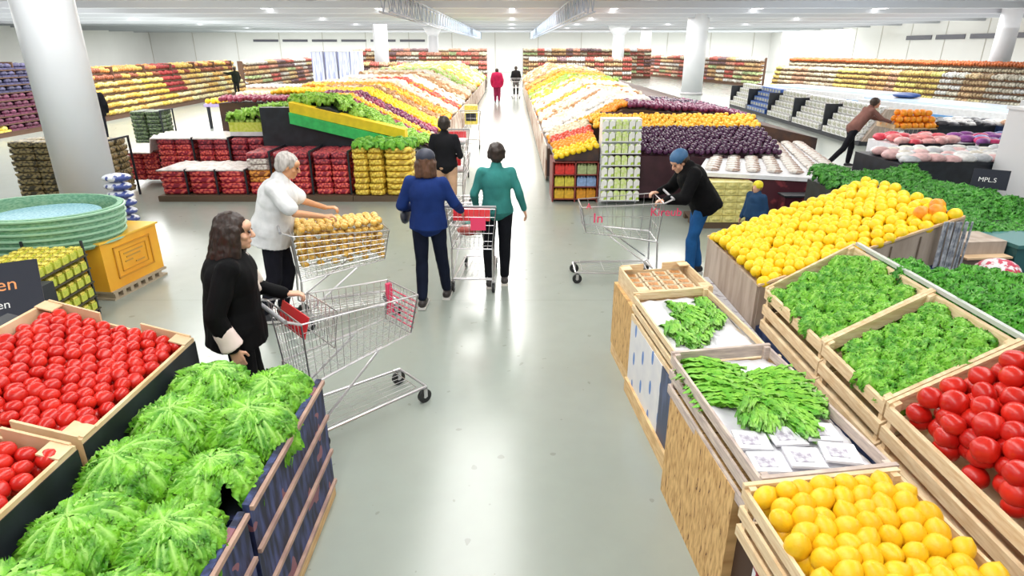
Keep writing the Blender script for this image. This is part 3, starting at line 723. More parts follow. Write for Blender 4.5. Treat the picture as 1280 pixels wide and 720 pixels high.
basketband(0, 0, .40, None).build('weave', mat('green_weave', (.13, .33, .20), .5, col2=(.30, .52, .34), scale=26, stretch=(1, 1, 2.5)), bk)
for k in range(6):
    b = MB(); n = 72; z = .04+k*.068; f = 1.0+.03*math.sin(z/.4*1.5)-.045*(1-z/.4)
    pts = [(.80*f*math.cos(2*PI*i/n)*1.01, .62*f*math.sin(2*PI*i/n)*1.01, z) for i in range(n+1)]
    b.path(pts, .014, 5); b.build('hoop', mat('pale_green_hoop', (.36, .60, .42), .4), bk)
MB().add(*(lambda m: (m.v, m.f))(MB().tube((0, 0, .28), (0, 0, .30), .55, 48))).build('blue_fill', mat('blue_net', (.16, .38, .5), .5, col2=(.4, .65, .7), scale=40), bk)
# blue and white bags right behind basket
bagm = mat('object_colour_bag', (1, 1, 1), .45, objcol=True, var=.35, scale=16)
bwb = MB().sph((0, 0, .05), (.17, .12, .055), 12, 8).mesh('striped_bag', [mat('blue_white_bag', (.75, .77, .85), .4, col2=(.05, .08, .3), scale=9, ramp=(.5, .56))], True)
for k in range(11):
    put('bwb', 'striped_bag', bwb, TR(-4.92+.02*random.random(), 7.62, .0+k*.105) @ Matrix.Rotation(random.uniform(-.3, .3), 4, 'Z'), 'navy and white bag in the stack right behind the green basket', 'bag', 'navy and white bags')
# yellow-green punnet racks in front of it
rackx = thing('punnet_rack', 'rack of yellow green punnets at the left between black sign and orange yellow box', 'rack', (-4.28, 5.52, 0), R(3))
for k in range(5):
    MB().bb(-.62, .0, -.32, .42, .06+k*.145, .075+k*.145).build('shelf', mat('dark_tray', (.06, .05, .03), .6), rackx)
for (px_, py_) in ((-.6, -.3), (-.6, .4), (-.02, -.3), (-.02, .4)): MB().bb(px_-.01, px_+.01, py_-.01, py_+.01, 0, .80).build('upright', dark, rackx)
pun = MB().bb(-.06, .06, -.045, .045, 0, .07).bb(-.05, .05, -.035, .035, .07, .09, 1).mesh('punnet', [mat('punnet_green', (.45, .55, .04), .4, col2=(.72, .70, .12), scale=45), mat('punnet_top', (.80, .68, .12), .4, col2=(.2, .12, .03), scale=40, ramp=(.55, .6))])
Mr = TR(-4.28, 5.52, 0) @ Matrix.Rotation(R(3), 4, 'Z')
for k in range(5):
    for i in range(4):
        for j in range(6):
            if i < 2 and 0 < j < 5 and k < 4: continue
            put('pun', 'punnet', pun, Mr @ TR(-.54+i*.155, -.26+j*.123, .076+k*.145), 'small yellow green punnet on the rack left of the orange yellow box', 'punnet', 'yellow green punnets')
def sign(name, label, loc, rx, rz, w, h, lines):
    T = thing(name, label, 'sign', loc, rz)
    T.rotation_euler = (rx, 0, rz)
    MB().bb(-w/2, w/2, 0, .015, 0, h).build('board', mat('sign_black', (.012, .015, .03), .4), T)
    for (txt, sz, x, z, col) in lines:
        cu = bpy.data.curves.new('t', 'FONT'); cu.body = txt; cu.size = sz; cu.extrude = .001; cu.offset = .0
        o = bpy.data.objects.new('lettering', cu); C.objects.link(o)
        me = bpy.data.meshes.new_from_object(o.evaluated_get(bpy.context.evaluated_depsgraph_get())); bpy.data.objects.remove(o)
        me.transform(Matrix.Translation((x, -.002, z)) @ Matrix.Rotation(PI/2, 4, 'X'))
        me.materials.clear(); me.materials.append(mat('ink_'+col[0], col[1], .5))
        q = bpy.data.objects.new('lettering', me); C.objects.link(q); q.parent = T
    return T
WI = ('white', (.85, .85, .85)); OI = ('orange', (.9, .35, .12)); GI = ('green', (.55, .75, .1))
# signs lean back and face the camera
sign('price_sign', 'black sign with orange heading leaning at the left edge above the tomatoes', (-4.02, 4.16, .50), R(-30), R(30), .90, .62,
     [('Citizen', .14, -.10, .40, OI), ('etcizen', .09, -.02, .26, WI), ('-- --- ---- --', .06, -.05, .15, GI), ('--------', .06, -.05, .05, WI)])
stand('display_stand', 'dark box stand beneath the lime green lettuces at the left edge', -4.98, -4.1, 4.25, 5.15, .66, .66, dark)
greens('lime', 'lime_lettuce', LIME, -4.9, -4.2, 4.55, 5.1, lambda x, y: .70, .16, 'lime green lettuce on the dark stand at the left edge behind the black sign', 'lettuce', 'lime green lettuces at the left edge')
stand('display_stand', 'dark box stand holding the second sign at the far left edge', -6.0, -5.05, 4.6, 5.45, .62, .62, dark)
greens('limeb', 'lime_lettuce', LIME, -5.9, -5.15, 4.75, 5.4, lambda x, y: .66, .17, 'lime green lettuce on the stand at the far left edge beside the green basket', 'lettuce', 'lime green lettuces beside the basket')
sign('price_sign', 'black sign with a white bar at the far left edge below the green basket', (-5.05, 4.9, .35), R(-20), R(20), .5, .42, [('---', .22, -.05, .18, WI)])

# ---------- right rear: dark green stand, sign, brown box etc
stand('display_stand', 'long black stand of kale and parsley behind the yellow fruit bin', 4.0, 5.35, 5.15, 8.3, .95, 1.02, dark)
greens('dkg', 'kale_bunch', DKG, 4.05, 5.3, 5.2, 8.25, lambda x, y: 1.0+.05*math.sin(x*5)+.04*math.sin(y*4), .17, 'dark green kale bunch on the black stand behind the yellow fruit bin', 'kale', 'kale bunches behind the yellow bin')
stand('display_stand', 'black stand at the right edge carrying the last strip of kale', 4.9, 6.2, 4.2, 5.1, .92, .92, dark)
greens('dkg2', 'kale_bunch', DKG, 4.95, 6.1, 4.3, 5.05, lambda x, y: .98, .17, 'dark green kale bunch at the right edge below the tall white cabinet', 'kale', 'kale bunches at the right edge')
sign('price_sign', 'small black sign with white lettering standing among the kale', (5.42, 6.95, 1.10), R(-8), R(-32), .34, .22, [('MPL.S', .07, -.11, .08, WI)])
T = thing('carton_box', 'plain brown open box beyond the parsley at the right edge', 'box', (3.62, 4.75, 0), R(6))
MB().bb(0, .40, 0, .3, 0, 1.14).build('body', greycard, T); MB().bb(.0, .40, -.09, 0, 1.02, 1.035).build('flap', card, T)
T = thing('storage_bin', 'dark teal bin beside the brown box at the right edge', 'bin', (4.06, 4.72, 0), R(6))
MB().bb(0, .5, 0, .36, 0, 1.10).build('body', mat('teal_bin', (.03, .12, .13), .4), T); MB().bb(-.02, .52, -.02, .38, 1.10, 1.13).build('rim', mat('teal_rim', (.05, .18, .18), .4), T)
stand('display_stand', 'short dark stand under the red and white speckled bag', 3.2, 4.1, 3.95, 4.6, .93, .93, dark)
sp = MB().sph((0, 0, .12), (.17, .14, .13), 18, 12); sp.v = [(x*(1+.06*noise.noise(Vector((x*20, y*20, z*20)))), y, z) for x, y, z in sp.v]
tag(sp.build('patterned_bag', mat('red_white_speckle', (.75, .72, .75), .6, col2=(.55, .05, .10), scale=22, ramp=(.48, .54)), None, True, loc=(3.53, 4.22, .93)), 'red and white speckled round bag beyond the parsley near the brown box', 'bag')
tag(MB().bb(-.10, .10, -.1, .1, 0, .10).bb(-.105, .0, -.105, -.1, .02, .08, 1).build('small_box', [mat('pale_blue', (.55, .75, .82), .4), mat('blue_panel', (.1, .35, .55), .4)], None, loc=(3.30, 4.15, .93)), 'pale blue small box beside the speckled bag behind the parsley', 'box')
# ================================================================ MIDDLE ISLANDS
pal_w = mat('dark_pallet', (.12, .08, .05), .7)
def pallet(x0, x1, y0, y1, label, group=None):
    T = thing('pallet', label, 'pallet', ((x0+x1)/2, (y0+y1)/2, 0), 0, group); w_, d_ = (x1-x0)/2, (y1-y0)/2
    MB().bb(-w_, w_, -d_, d_, .08, .10).build('deck', pal_w, T)
    b = MB()
    for y in (-d_, -.05, d_-.1): b.bb(-w_, w_, y, y+.1, 0, .08)
    b.build('runner', pal_w, T)
# pillowy net bag with a lumpy surface
def bagmesh(name, seed, sx=.17, sy=.22, sz=.062, m=None):
    b = MB().sph((0, 0, 0), (1, 1, 1), 18, 9); out = []
    for x, y, z in b.v:
        k = 1+.10*noise.noise(Vector((x*3+seed, y*3, z*3)))
        q = lambda t: math.copysign(abs(t)**.42, t)
        out.append((q(x)*sx*k, q(y)*sy*k, (q(z)*sz+.012*noise.noise(Vector((x*6+seed, y*6, z*4))))*k+sz))
    b.v = out; return b.mesh(name, m or netm, True)
def netcol(name, base, dk, lt):
    def f(nt, s):
        v = nt.nodes.new('ShaderNodeTexVoronoi'); v.inputs['Scale'].default_value = 22; nt.links.new(s, v.inputs[0])
        mr = nt.nodes.new('ShaderNodeMapRange'); mr.inputs[1].default_value = .1; mr.inputs[2].default_value = .6; nt.links.new(v.outputs['Distance'], mr.inputs[0])
        a = mix(nt, mr.outputs[0], lt, base)
        g = mth(nt, 'GREATER_THAN', v.outputs['Distance'], .56)
        return mix(nt, g, a, dk)
    return patmat(name, f, .5)
net_red = netcol('red_net_bag', (.72, .035, .065), (.30, .012, .035), (.92, .26, .16))
net_dred = netcol('dark_red_net_bag', (.40, .02, .05), (.14, .01, .03), (.6, .12, .11))
net_yel = netcol('yellow_net_bag', (.88, .62, .05), (.55, .35, .04), (.95, .78, .18))
net_pal = netcol('pale_bag', (.80, .70, .62), (.45, .35, .33), (.9, .85, .82))
net_org = netcol('orange_net_bag', (.80, .28, .04), (.3, .08, .02), (.9, .45, .1))
net_brn = netcol('brown_bag', (.25, .18, .08), (.06, .05, .03), (.4, .32, .15))
net_grn = netcol('dark_green_bag', (.06, .10, .04), (.02, .03, .02), (.16, .22, .10))
BAG = {}
for k, m in dict(red=net_red, dred=net_dred, yel=net_yel, pal=net_pal, org=net_org, brn=net_brn, grn=net_grn).items():
    BAG[k] = [bagmesh('net_bag', s, m=m) for s in (1.3, 5.7)]
def stack(x0, x1, y0, y1, cols, where, adj, z0=.1, lh=.108, rack=True, nx=None):
    """cols: bag colour for each layer from the floor up"""
    w_ = x1-x0; d_ = y1-y0; nx = nx or max(1, round(w_/.36)); ny = max(1, round(d_/.44))
    for l, c in enumerate(cols):
        for i in range(nx):
            for j in range(ny):
                sx = w_/nx/.34*.99; sy = d_/ny/.44*.99
                M = TR(x0+(i+.5)*w_/nx+random.uniform(-.01, .01), y0+(j+.5)*d_/ny, z0+l*lh) @ Matrix.Rotation(random.uniform(-.04, .04)+(PI if random.random() < .5 else 0), 4, 'Z') @ Matrix.Diagonal((sx, sy, lh/.118, 1))
                put('bag'+where, 'net_bag', random.choice(BAG[c]), M, '%s net bag %s' % (adj[c] if isinstance(adj, dict) else adj, where), 'bag', 'net bags '+where)
    if rack:
        T = thing('rack_divider', 'dark divider beside bags '+where, 'divider', (x1+.02, (y0+y1)/2, 0), 0, 'rack dividers '+where)
        MB().bb(-.015, .015, -d_/2, -d_/2+.03, 0, z0+len(cols)*lh+.03).build('upright', dark, T); MB().bb(-.015, .015, d_/2-.03, d_/2, 0, z0+len(cols)*lh+.03).build('upright', dark, T)
        MB().bb(-.015, .015, -d_/2+.03, d_/2-.03, z0+len(cols)*lh, z0+len(cols)*lh+.03).build('top_bar', dark, T)
ADJ = dict(red='red', dred='dark red', yel='yellow', pal='pale', org='orange', brn='brown', grn='dark green')
xs = [-6.32, -5.80, -5.28, -4.72, -4.27, -3.60]
pallet(-6.4, -2.88, 10.98, 12.3, 'long dark pallet under the red net bag stacks')
W1 = .50
stack(-6.40, -5.92, 11.1, 11.95, ['red']*4, 'in the first low stack from the left', ADJ)
stack(-5.86, -5.38, 11.1, 11.95, ['red']*4, 'in the second low stack from the left', ADJ)
stack(-5.32, -4.84, 11.1, 11.95, ['red']*4, 'in the third low stack from the left', ADJ)
stack(-4.78, -4.36, 11.1, 11.95, ['red', 'red', 'org', 'org', 'pal', 'pal', 'dred'], 'in the mixed stack behind the man in white', ADJ)
stack(-4.30, -3.64, 11.1, 11.95, ['red', 'red', 'red', 'red', 'red', 'dred', 'dred'], 'in the tall stack second left of the yellow bags', ADJ)
stack(-3.58, -2.95, 11.1, 11.95, ['red', 'red', 'red', 'red', 'red', 'dred', 'dred'], 'in the tall stack directly left of the yellow bags', ADJ)
stack(-6.9, -6.2, 12.1, 12.9, ['red']*7+['dred'], 'in the leftmost rear stack', ADJ)
stack(-6.1, -5.5, 12.1, 12.85, ['red']*6+['dred']*2, 'in the second rear stack from the left', ADJ)
stack(-5.45, -4.8, 12.1, 12.85, ['dred']*8, 'in the third rear stack from the left', ADJ)
stack(-7.75, -7.05, 12.4, 13.2, ['red']*5, 'in the stack at the outer left corner of the red bags', ADJ)
stack(-2.85, -2.30, 10.99, 11.6, ['yel']*8, 'in the left half of the yellow stack', ADJ, rack=False)
stack(-2.27, -1.76, 10.99, 11.6, ['yel']*8, 'in the right half of the yellow stack', ADJ, rack=False)
pallet(-2.87, -1.74, 10.98, 11.62, 'pallet under the two stacks of yellow net bags')
def lumps(name, x0, x1, y0, y1, zf, m, amp=.03, seed=0, sc=9):
    b = MB()
    def fn(u, v):
        x = x0+u*(x1-x0); y = y0+v*(y1-y0); e = min(1, 8*min(u, 1-u, v, 1-v))
        return (x, y, zf(x, y)+e*(.04+amp*noise.noise(Vector((x*sc+seed, y*sc, 0)))))
    b.grid(fn, 40, 40)
    o = b.build(name, m, None, True); md = o.modifiers.new('thick', 'SOLIDIFY'); md.thickness = .02; return o
tag(lumps('paper_cover', -6.42, -4.84, 11.1, 11.95, lambda x, y: .545, mat('pale_paper', (.85, .78, .76), .6, var=.3, scale=9)), 'pale paper cover over the low red bag stacks', 'cover')
tag(lumps('paper_cover', -7.7, -5.5, 12.1, 13.0, lambda x, y: .97 if x > -7 else .70, _mats['pale_paper'], seed=4), 'pale paper cover over the rear red bag stacks at the left', 'cover')

# ---- sloped display bodies. profile(x) gives height; items lie on it
def profL(x):   # left island, aisle edge at -1.72
    t = -1.72-x
    if t < 1.75: return .74+t*.50
    if t < 4.6: return 1.615
    return 1.615-(t-4.6)*.45
def profR(x):   # right island, aisle edge at .74
    t = x-.74
    if t < 1.5: return .74+t*.52
    if t < 3.4: return 1.52-(t-1.5)*.06
    return 1.406-(t-3.4)*.22
def island(label, xs_, y0, y1, prof, m, name='display_island'):
    T = thing(name, label, 'display stand', ((xs_[0]+xs_[-1])/2, (y0+y1)/2, 0)); cx, cy = T.location[0], T.location[1]
    b = MB()
    for xa, xb in zip(xs_, xs_[1:]):
        b.add([(xa-cx, y0-cy, .12), (xb-cx, y0-cy, .12), (xb-cx, y1-cy, .12), (xa-cx, y1-cy, .12), (xa-cx, y0-cy, prof(xa)-.06), (xb-cx, y0-cy, prof(xb)-.06), (xb-cx, y1-cy, prof(xb)-.06), (xa-cx, y1-cy, prof(xa)-.06)],
              [(0,3,2,1),(4,5,6,7),(0,1,5,4),(1,2,6,5),(2,3,7,6),(3,0,4,7)])
    b.build('body', m, T)
    MB().bb(xs_[0]-cx+.06, xs_[-1]-cx-.06, y0-cy+.06, y1-cy-.06, 0, .12).build('plinth', dark, T)
    return T
isl_m = mat('dark_brown_display_body', (.10, .05, .03), .6, col2=(.05, .03, .03), scale=3.2, ramp=(.45, .6))  # dark colour stands in for shade in the gaps between the fruit
skirt_m = mat('pale_printed_skirt', (.70, .62, .55), .6, col2=(.38, .22, .15), scale=4, stretch=(1, 1, .5), ramp=(.5, .56))
LX = [-5.95, -3.47, -1.70]; RX = [.72, 2.24, 4.14, 6.2]
island('long sloped display body left of the aisle under strips of plums and oranges', LX, 12.1+.9, 44, profL, isl_m)
island('dark front section of the left island under the green and yellow edge', [-4.75, -3.47, -1.75], 12.0, 12.88, lambda x: profL(x), dark)
island('dark box behind the lime basket on the left island', [-5.95, -4.78], 12.98, 13.0, lambda x: 1.2, dark) if False else None
island('long sloped display body right of the aisle under strips of oranges and plums', RX, 12.75, 44, profR, isl_m)

def skirt(x, y0, y1, label):
    T = thing('display_skirt', label, 'panel', (x, (y0+y1)/2, 0)); n = int((y1-y0)/1.05)
    for k in range(n):
        a = -(y1-y0)/2+k*(y1-y0)/n
        MB().bb(-.012, .012, a+.01, a+(y1-y0)/n-.01, .05, .74).build('panel', skirt_m, T)
skirt(-1.685, 12.95, 40, 'pale printed skirt panels along the aisle side of the left island')
skirt(.705, 12.75, 40, 'pale printed skirt panels along the aisle side of the right island')
MIXK = dict(red_onion='plum', golden_apple='pale_melon', plum='red_onion', yellow_apple='golden_apple', brown_pear='pale_melon', orange='golden_apple', pale_melon='mushroom', red_apple='orange', mushroom='pale_melon', green_apple='pale_melon', eggplant='plum')
def strip(kind, x0, x1, y0, y1, prof, sp, label, cat, group, layers=1, scl=None, lift=.02):
    s0 = sp/.1
    for l in range(layers):
        for x, y in hexfill(x0, x1, y0, y1, sp, .2):
            s = s0*random.uniform(.9, 1.15)
            M = TR(x, y, prof(x)+lift-l*sp*.5+random.uniform(-.15, .2)*sp) @ Matrix.Rotation(random.uniform(-.5, .5), 4, 'X') @ Matrix.Rotation(random.uniform(0, 6), 4, 'Z') @ Matrix.Diagonal((s, s, s, 1))
            blk = random.random(); kk = kind
            if y > 14 and (noise.noise(Vector((x*1.3, y*1.1, 3))) > .22 or blk < .10): kk = MIXK[kind]
            if y > 16 and blk > .93: kk = 'brown_pear'
            put('fr_'+kk, kk, FR[kk], M, label.replace(kind.replace('_', ' '), kk.replace('_', ' ')), kk.split('_')[-1], group if kk == kind else '%s among the %s' % (kk.replace('_', ' '), group))
ribm = mat('strip_divider', (.75, .7, .62), .5)
def strips(side, segs):
    for (y0, y1, kind, xa, xb, sp) in segs:
        prof = profL if side == 'left' else profR
        strip(kind, xa, xb, y0+.04, y1-.04, prof, sp, '%s in the %s strip %s of the aisle' % (kind.replace('_', ' '), 'first second third fourth fifth sixth seventh eighth ninth tenth eleventh twelfth thirteenth fourteenth'.split()[segs.index((y0, y1, kind, xa, xb, sp))], side), kind.split('_')[-1], '%s strip %s of the aisle, number %d from the front' % (kind.replace('_', ' '), side, segs.index((y0, y1, kind, xa, xb, sp))+1))
strips('left', [
    (12.95, 13.6, 'red_onion', -5.9, -1.75, .10), (13.68, 14.15, 'golden_apple', -4.3, -1.75, .10), (14.2, 15.0, 'plum', -4.2, -1.75, .11),
    (15.1, 16.3, 'yellow_apple', -5.6, -1.75, .12), (16.4, 17.2, 'brown_pear', -4.6, -1.75, .12), (17.3, 18.6, 'orange', -5.6, -1.75, .13),
    (18.8, 20.2, 'pale_melon', -5.6, -1.75, .15), (20.4, 21.4, 'red_apple', -4.4, -1.75, .15), (21.6, 23.4, 'mushroom', -5.6, -1.75, .17),
    (23.8, 25.5, 'brown_pear', -5.4, -1.8, .18), (25.9, 28.2, 'pale_melon', -6, -1.8, .19), (28.8, 31.5, 'green_apple', -6, -1.8, .2), (32.2, 35.5, 'golden_apple', -6, -1.8, .22), (36.5, 43.5, 'green_apple', -6, -1.8, .26)])
strips('right', [
    (13.75, 14.3, 'mushroom', .8, 2.4, .11), (12.8, 13.75, 'orange', .8, 2.35, .105), (12.8, 13.9, 'plum', 2.35, 4.9, .11), (14.0, 15.2, 'eggplant', 3.2, 5.2, .13),
    (14.4, 16.2, 'mushroom', .8, 3.1, .14), (16.3, 16.8, 'brown_pear', .8, 3.3, .13), (16.9, 18.8, 'pale_melon', .8, 3.4, .15), (18.9, 19.6, 'orange', .8, 3.4, .15),
    (19.8, 22.2, 'mushroom', .8, 3.6, .17), (22.5, 24.2, 'golden_apple', .8, 3.6, .18), (24.6, 26.6, 'green_apple', .8, 4, .19), (27.2, 29.2, 'yellow_apple', .8, 4, .2), (29.8, 32.6, 'orange', .8, 4.2, .22), (33.4, 43, 'brown_pear', .8, 4.6, .28)])

# left island front end: green lettuce bed with a green and yellow cloth edge
bd = thing('cloth_banner', 'slanting green and yellow cloth edge on the front of the left island', 'banner', (-3.0, 11.9, 0))
def slab(x0, z0, x1, z1, h0, h1, y0, y1): return MB().add([(x0, y0, z0), (x1, y0, z1), (x1, y1, z1), (x0, y1, z0), (x0, y0, z0+h0), (x1, y0, z1+h0), (x1, y1, z1+h0), (x0, y1, z0+h0)], [(0,3,2,1),(4,5,6,7),(0,1,5,4),(1,2,6,5),(2,3,7,6),(3,0,4,7)])
slab(-1.15, 1.28, .92, .78, .20, .2, -.06, .0).build('green_band', mat('green_cloth', (.05, .62, .15), .5, var=.25, scale=8), bd)
slab(-1.15, 1.48, .98, .98, .18, .2, .0, .30).build('yellow_band', mat('yellow_cloth', (.95, .68, .02), .5, var=.15, scale=8), bd)
slab(-1.15, 1.20, .92, .7, .45, .2, .30, .33).build('back_board', white, bd)
greens('isl', 'lettuce', LIME, -4.15, -1.85, 12.28, 12.95, lambda x, y: profL(x)+.05, .24, 'pale green lettuce on the slope behind the green and yellow cloth edge', 'lettuce', 'pale lettuces at the front of the left island')
greens('isl2', 'lettuce', CURL, -2.75, -1.85, 11.05, 11.6, lambda x, y: .99, .2, 'pale curly lettuce on top of the yellow net bags', 'lettuce', 'lettuces on the yellow bags', scl=(1.3, 1.6))
greens('isl3', 'lettuce', LIME, -5.4, -3.9, 12.35, 12.9, lambda x, y: 1.50-max(0, -4.6-x)*.2, .22, 'green lettuce on the flat top of the left island above the dark front', 'lettuce', 'green lettuces above the dark front')
T = thing('wire_basket', 'lime green basket of limes on the rear red bag stacks', 'basket', (-5.12, 12.45, .96)); 
MB().bb(-.36, .36, -.2, .2, .12, .30).build('body', mat('lime_basket', (.62, .72, .05), .5, col2=(.8, .85, .2), scale=20), T); MB().bb(-.36, .36, -.2, .2, .04, .12).build('base', white, T)
MB().bb(-.3, .3, -.15, .15, 0, .04).build('leg_block', dark, T)
for x, y in hexfill(-5.42, -4.82, 12.3, 12.6, .1): put('limes', 'green_apple', FR['green_apple'], TRS(x, y, 1.28, .9), 'lime fruit heaped in the lime green basket', 'fruit', 'fruit in the lime green basket')

# right island front end
tw = thing('display_tower', 'tall white tower shelf between the two front stacks of the right island', 'shelf', (1.9, 10.95, 0))
MB().bb(-.34, .34, -.02, .30, 0, 1.46).build('back_panel', white, tw)
for k in range(7): MB().bb(-.34, .34, -.26+k*.03, -.02, .08+k*.2, .095+k*.2).build('shelf', white, tw)
pkm = mat('white_green_pack', (.88, .88, .85), .4, col2=(.45, .62, .08), scale=14, ramp=(.52, .58))
pkw = MB().bb(-.05, .05, -.05, .05, 0, .13).sph((0, 0, .13), (.05, .05, .025), 8, 6).mesh('leek_pack', [pkm]); pkg = MB().bb(-.05, .05, -.05, .05, 0, .13).sph((0, 0, .13), (.05, .05, .03), 8, 6).mesh('leek_pack', [mat('lime_pack', (.55, .75, .12), .4, col2=(.85, .88, .6), scale=20)])
for k in range(7):
    for i in range(6):
        put('leek', 'salad_pack', pkg if i in (2, 3) else pkw, TR(1.9-.285+i*.114, 10.95-.19+k*.03, .096+k*.2), 'white and green salad pack on the white tower', 'pack', 'packs on the white tower')
def cartonrow(x0, x1, y, z, n, h, col, nm, label, group, d=.4, m=None):
    w_ = (x1-x0)/n
    b = MB().bb(-w_*.47, w_*.47, 0, d, 0, h*.8).mesh('c', [bagm]); 
    b2 = MB().bb(-w_*.47, w_*.47, 0, d, 0, h*.82)
    for i in range(3):
        for j in range(2): b2.sph((-w_*.3+i*w_*.3, .08+j*.16, h*.84), (w_*.17, .08, h*.2), 8, 6)
    me = b2.mesh(nm, [bagm])
    for i in range(n): put('cr_'+group, nm, me, TR(x0+(i+.5)*w_, y, z), label, 'crate', group, col)
rk = thing('shelf_unit', 'open shelf unit of coloured crates at the aisle corner of the right island', 'shelf', (1.13, 11.2, 0))
for z in (.06, .28, .50, .72): MB().bb(-.40, .41, -.25, .55, z-.015, z).build('shelf', mat('shelf_dark_red', (.25, .05, .04), .5), rk)
for x in (-.40, .0, .40): MB().bb(x-.012, x+.012, -.25, .55, 0, .72).build('upright', _mats['shelf_dark_red'], rk)
for (z, ca, cb) in ((.06, (.85, .50, .04), (.82, .35, .03)), (.28, (.75, .66, .08), (.30, .45, .75)), (.50, (.80, .05, .04), (.45, .52, .25))):
    cartonrow(.76, 1.12, 10.98, z, 2, .18, ca, 'fruit_crate', 'small crate on the %s shelf, left bay of the aisle corner unit' % {6: 'bottom', 28: 'middle', 50: 'top'}[int(z*100)], 'left bay crates %d' % int(z*100))
    cartonrow(1.16, 1.51, 10.98, z, 2, .18, cb, 'fruit_crate', 'small crate on the %s shelf, right bay of the aisle corner unit' % {6: 'bottom', 28: 'middle', 50: 'top'}[int(z*100)], 'right bay crates %d' % int(z*100))
def profE(x): return .78+max(0, min(1, (x-.74)/1.6))*.25
for (ya, yb_, kk) in ((10.98, 11.35, 'yellow_apple'), (11.35, 11.8, 'orange'), (11.8, 12.2, 'red_apple'), (12.2, 12.7, 'pale_melon')):
    for x, y in hexfill(.78, 1.52, ya, yb_, .1):
        z = .80+(y-10.98)*.16+(x-.78)*.28
        put('fr_'+kk, kk, FR[kk], TRS(x, y, z, random.uniform(.9, 1.15)), '%s heaped on top of the corner shelf unit' % kk.replace('_', ' '), kk.split('_')[-1], '%s on the corner shelf unit' % kk.replace('_', ' '))
quad = quadprism(.76, 1.54, 11.0, 12.75, .73, .73, .75, .97); tag(quad.build('sloping_board', isl_m), 'sloping board under fruit on top of the corner shelf unit', 'board')
stack(2.28, 2.68, 10.98, 11.6, ['org']*5+['dred'], 'in the narrow orange stack right of the white tower', ADJ)
# eggplant / golden slope facing the viewer
es = thing('display_slope', 'dark stepped slope of eggplants and golden fruit facing the front of the right island', 'display stand', (3.45, 11.8, 0))
b = MB().add([(-1.7, -.95, .1), (1.3, -.95, .1), (1.3, .9, .1), (-1.7, .9, .1), (-1.7, -.95, .85), (1.3, -.95, .80), (1.3, .9, 1.30), (-1.7, .9, 1.42)], [(0,3,2,1),(4,5,6,7),(0,1,5,4),(1,2,6,5),(2,3,7,6),(3,0,4,7)])
b.build('body', mat('dark_plum_panel', (.06, .02, .03), .5, var=.4, scale=5), es)
def zE(x, y): return .86+(y-10.85)/1.85*.50+.03
for (ya, yb_, kk) in ((10.9, 11.95, 'eggplant'), (11.98, 12.6, 'golden_apple')):
    for l in (0,):
        for x, y in hexfill(1.85 if kk == 'eggplant' else 1.6, 4.7, ya, yb_, .105):
            if kk == 'eggplant' and x < 2.3: continue
            put('fr_'+kk, kk, FR[kk], TRS(x, y, zE(x, y)+random.uniform(0, .03), random.uniform(.95, 1.25)), '%s on the slope facing the front of the right island' % kk.replace('_', ' '), kk.split('_')[-1], '%s on the front slope' % kk.replace('_', ' '))
# white tray + yellow stack + dark case behind the jeans man
tray = thing('chest_freezer', 'low white tray counter with wrapped white goods behind the dark jacket person', 'counter', (4.0, 10.0, 0))
MB().add([(-1.1, -.4, .1), (1.0, -.9, .1), (2.2, 4.5, .1), (.9, 4.6, .1), (-1.1, -.4, .74), (1.0, -.9, .72), (2.2, 4.5, .74), (.9, 4.6, .74)], [(0,3,2,1),(4,5,6,7),(0,1,5,4),(1,2,6,5),(2,3,7,6),(3,0,4,7)]).build('body', mat('dark_maroon', (.07, .015, .025), .4, col2=(.22, .04, .05), scale=4, ramp=(.55, .6)), tray)
MB().add([(-1.12, -.42, .74), (1.02, -.93, .72), (2.25, 4.5, .74), (.9, 4.6, .74), (-1.12, -.42, .80), (1.02, -.93, .78), (2.25, 4.5, .80), (.9, 4.6, .80)], [(0,3,2,1),(4,5,6,7),(0,1,5,4),(1,2,6,5),(2,3,7,6),(3,0,4,7)]).build('rim', white, tray)
wp = MB().sph((0, 0, .02), (.12, .08, .035), 10, 6).mesh('white_packet', [mat('white_packet_film', (.66, .62, .58), .4, col2=(.40, .26, .2), scale=12, ramp=(.5, .62))], True)
for j in range(24):
    for i in range(7):
        u = i/6; y = 9.75+j*.2; xl = 3.1+(y-9.6)*.38; xr = 4.85+(y-9.1)*.235
        put('wpk', 'white_packet', wp, TR(xl+(xr-xl)*u, y-.35*u, .80) @ Matrix.Rotation(random.uniform(-.5, .5), 4, 'Z'), 'white film packet on the low counter beyond the dark jacket person', 'packet', 'white packets on the low counter')
pallet(2.82, 3.62, 9.2, 9.9, 'pallet under the pale yellow boxed stack behind the dark jacket person')
stk = MB().bb(-.1, .1, 0, .3, 0, .095).sph((0, .02, .05), (.085, .04, .04), 8, 6).mesh('yellow_pack', [mat('pale_yellow_pack', (.80, .74, .30), .4, col2=(.62, .52, .15), scale=14)])
for k in range(6):
    for i in range(4):
        put('ypk', 'yellow_pack', stk, TR(2.92+i*.205, 9.25-(.02 if k > 0 else .06)*1, .1+k*.103), 'pale yellow pack in the strapped stack behind the dark jacket person', 'pack', 'pale yellow packs')
cs = thing('display_case', 'dark purple glazed display case left of the yellow fruit bin', 'case', (4.75, 9.1, 0))

MB().bb(-.75, .45, -.22, .0, .05, .56).build('body', _mats['dark_maroon'], cs); MB().bb(-.77, .47, -.24, .02, .56, .585).build('top_edge', dark, cs)
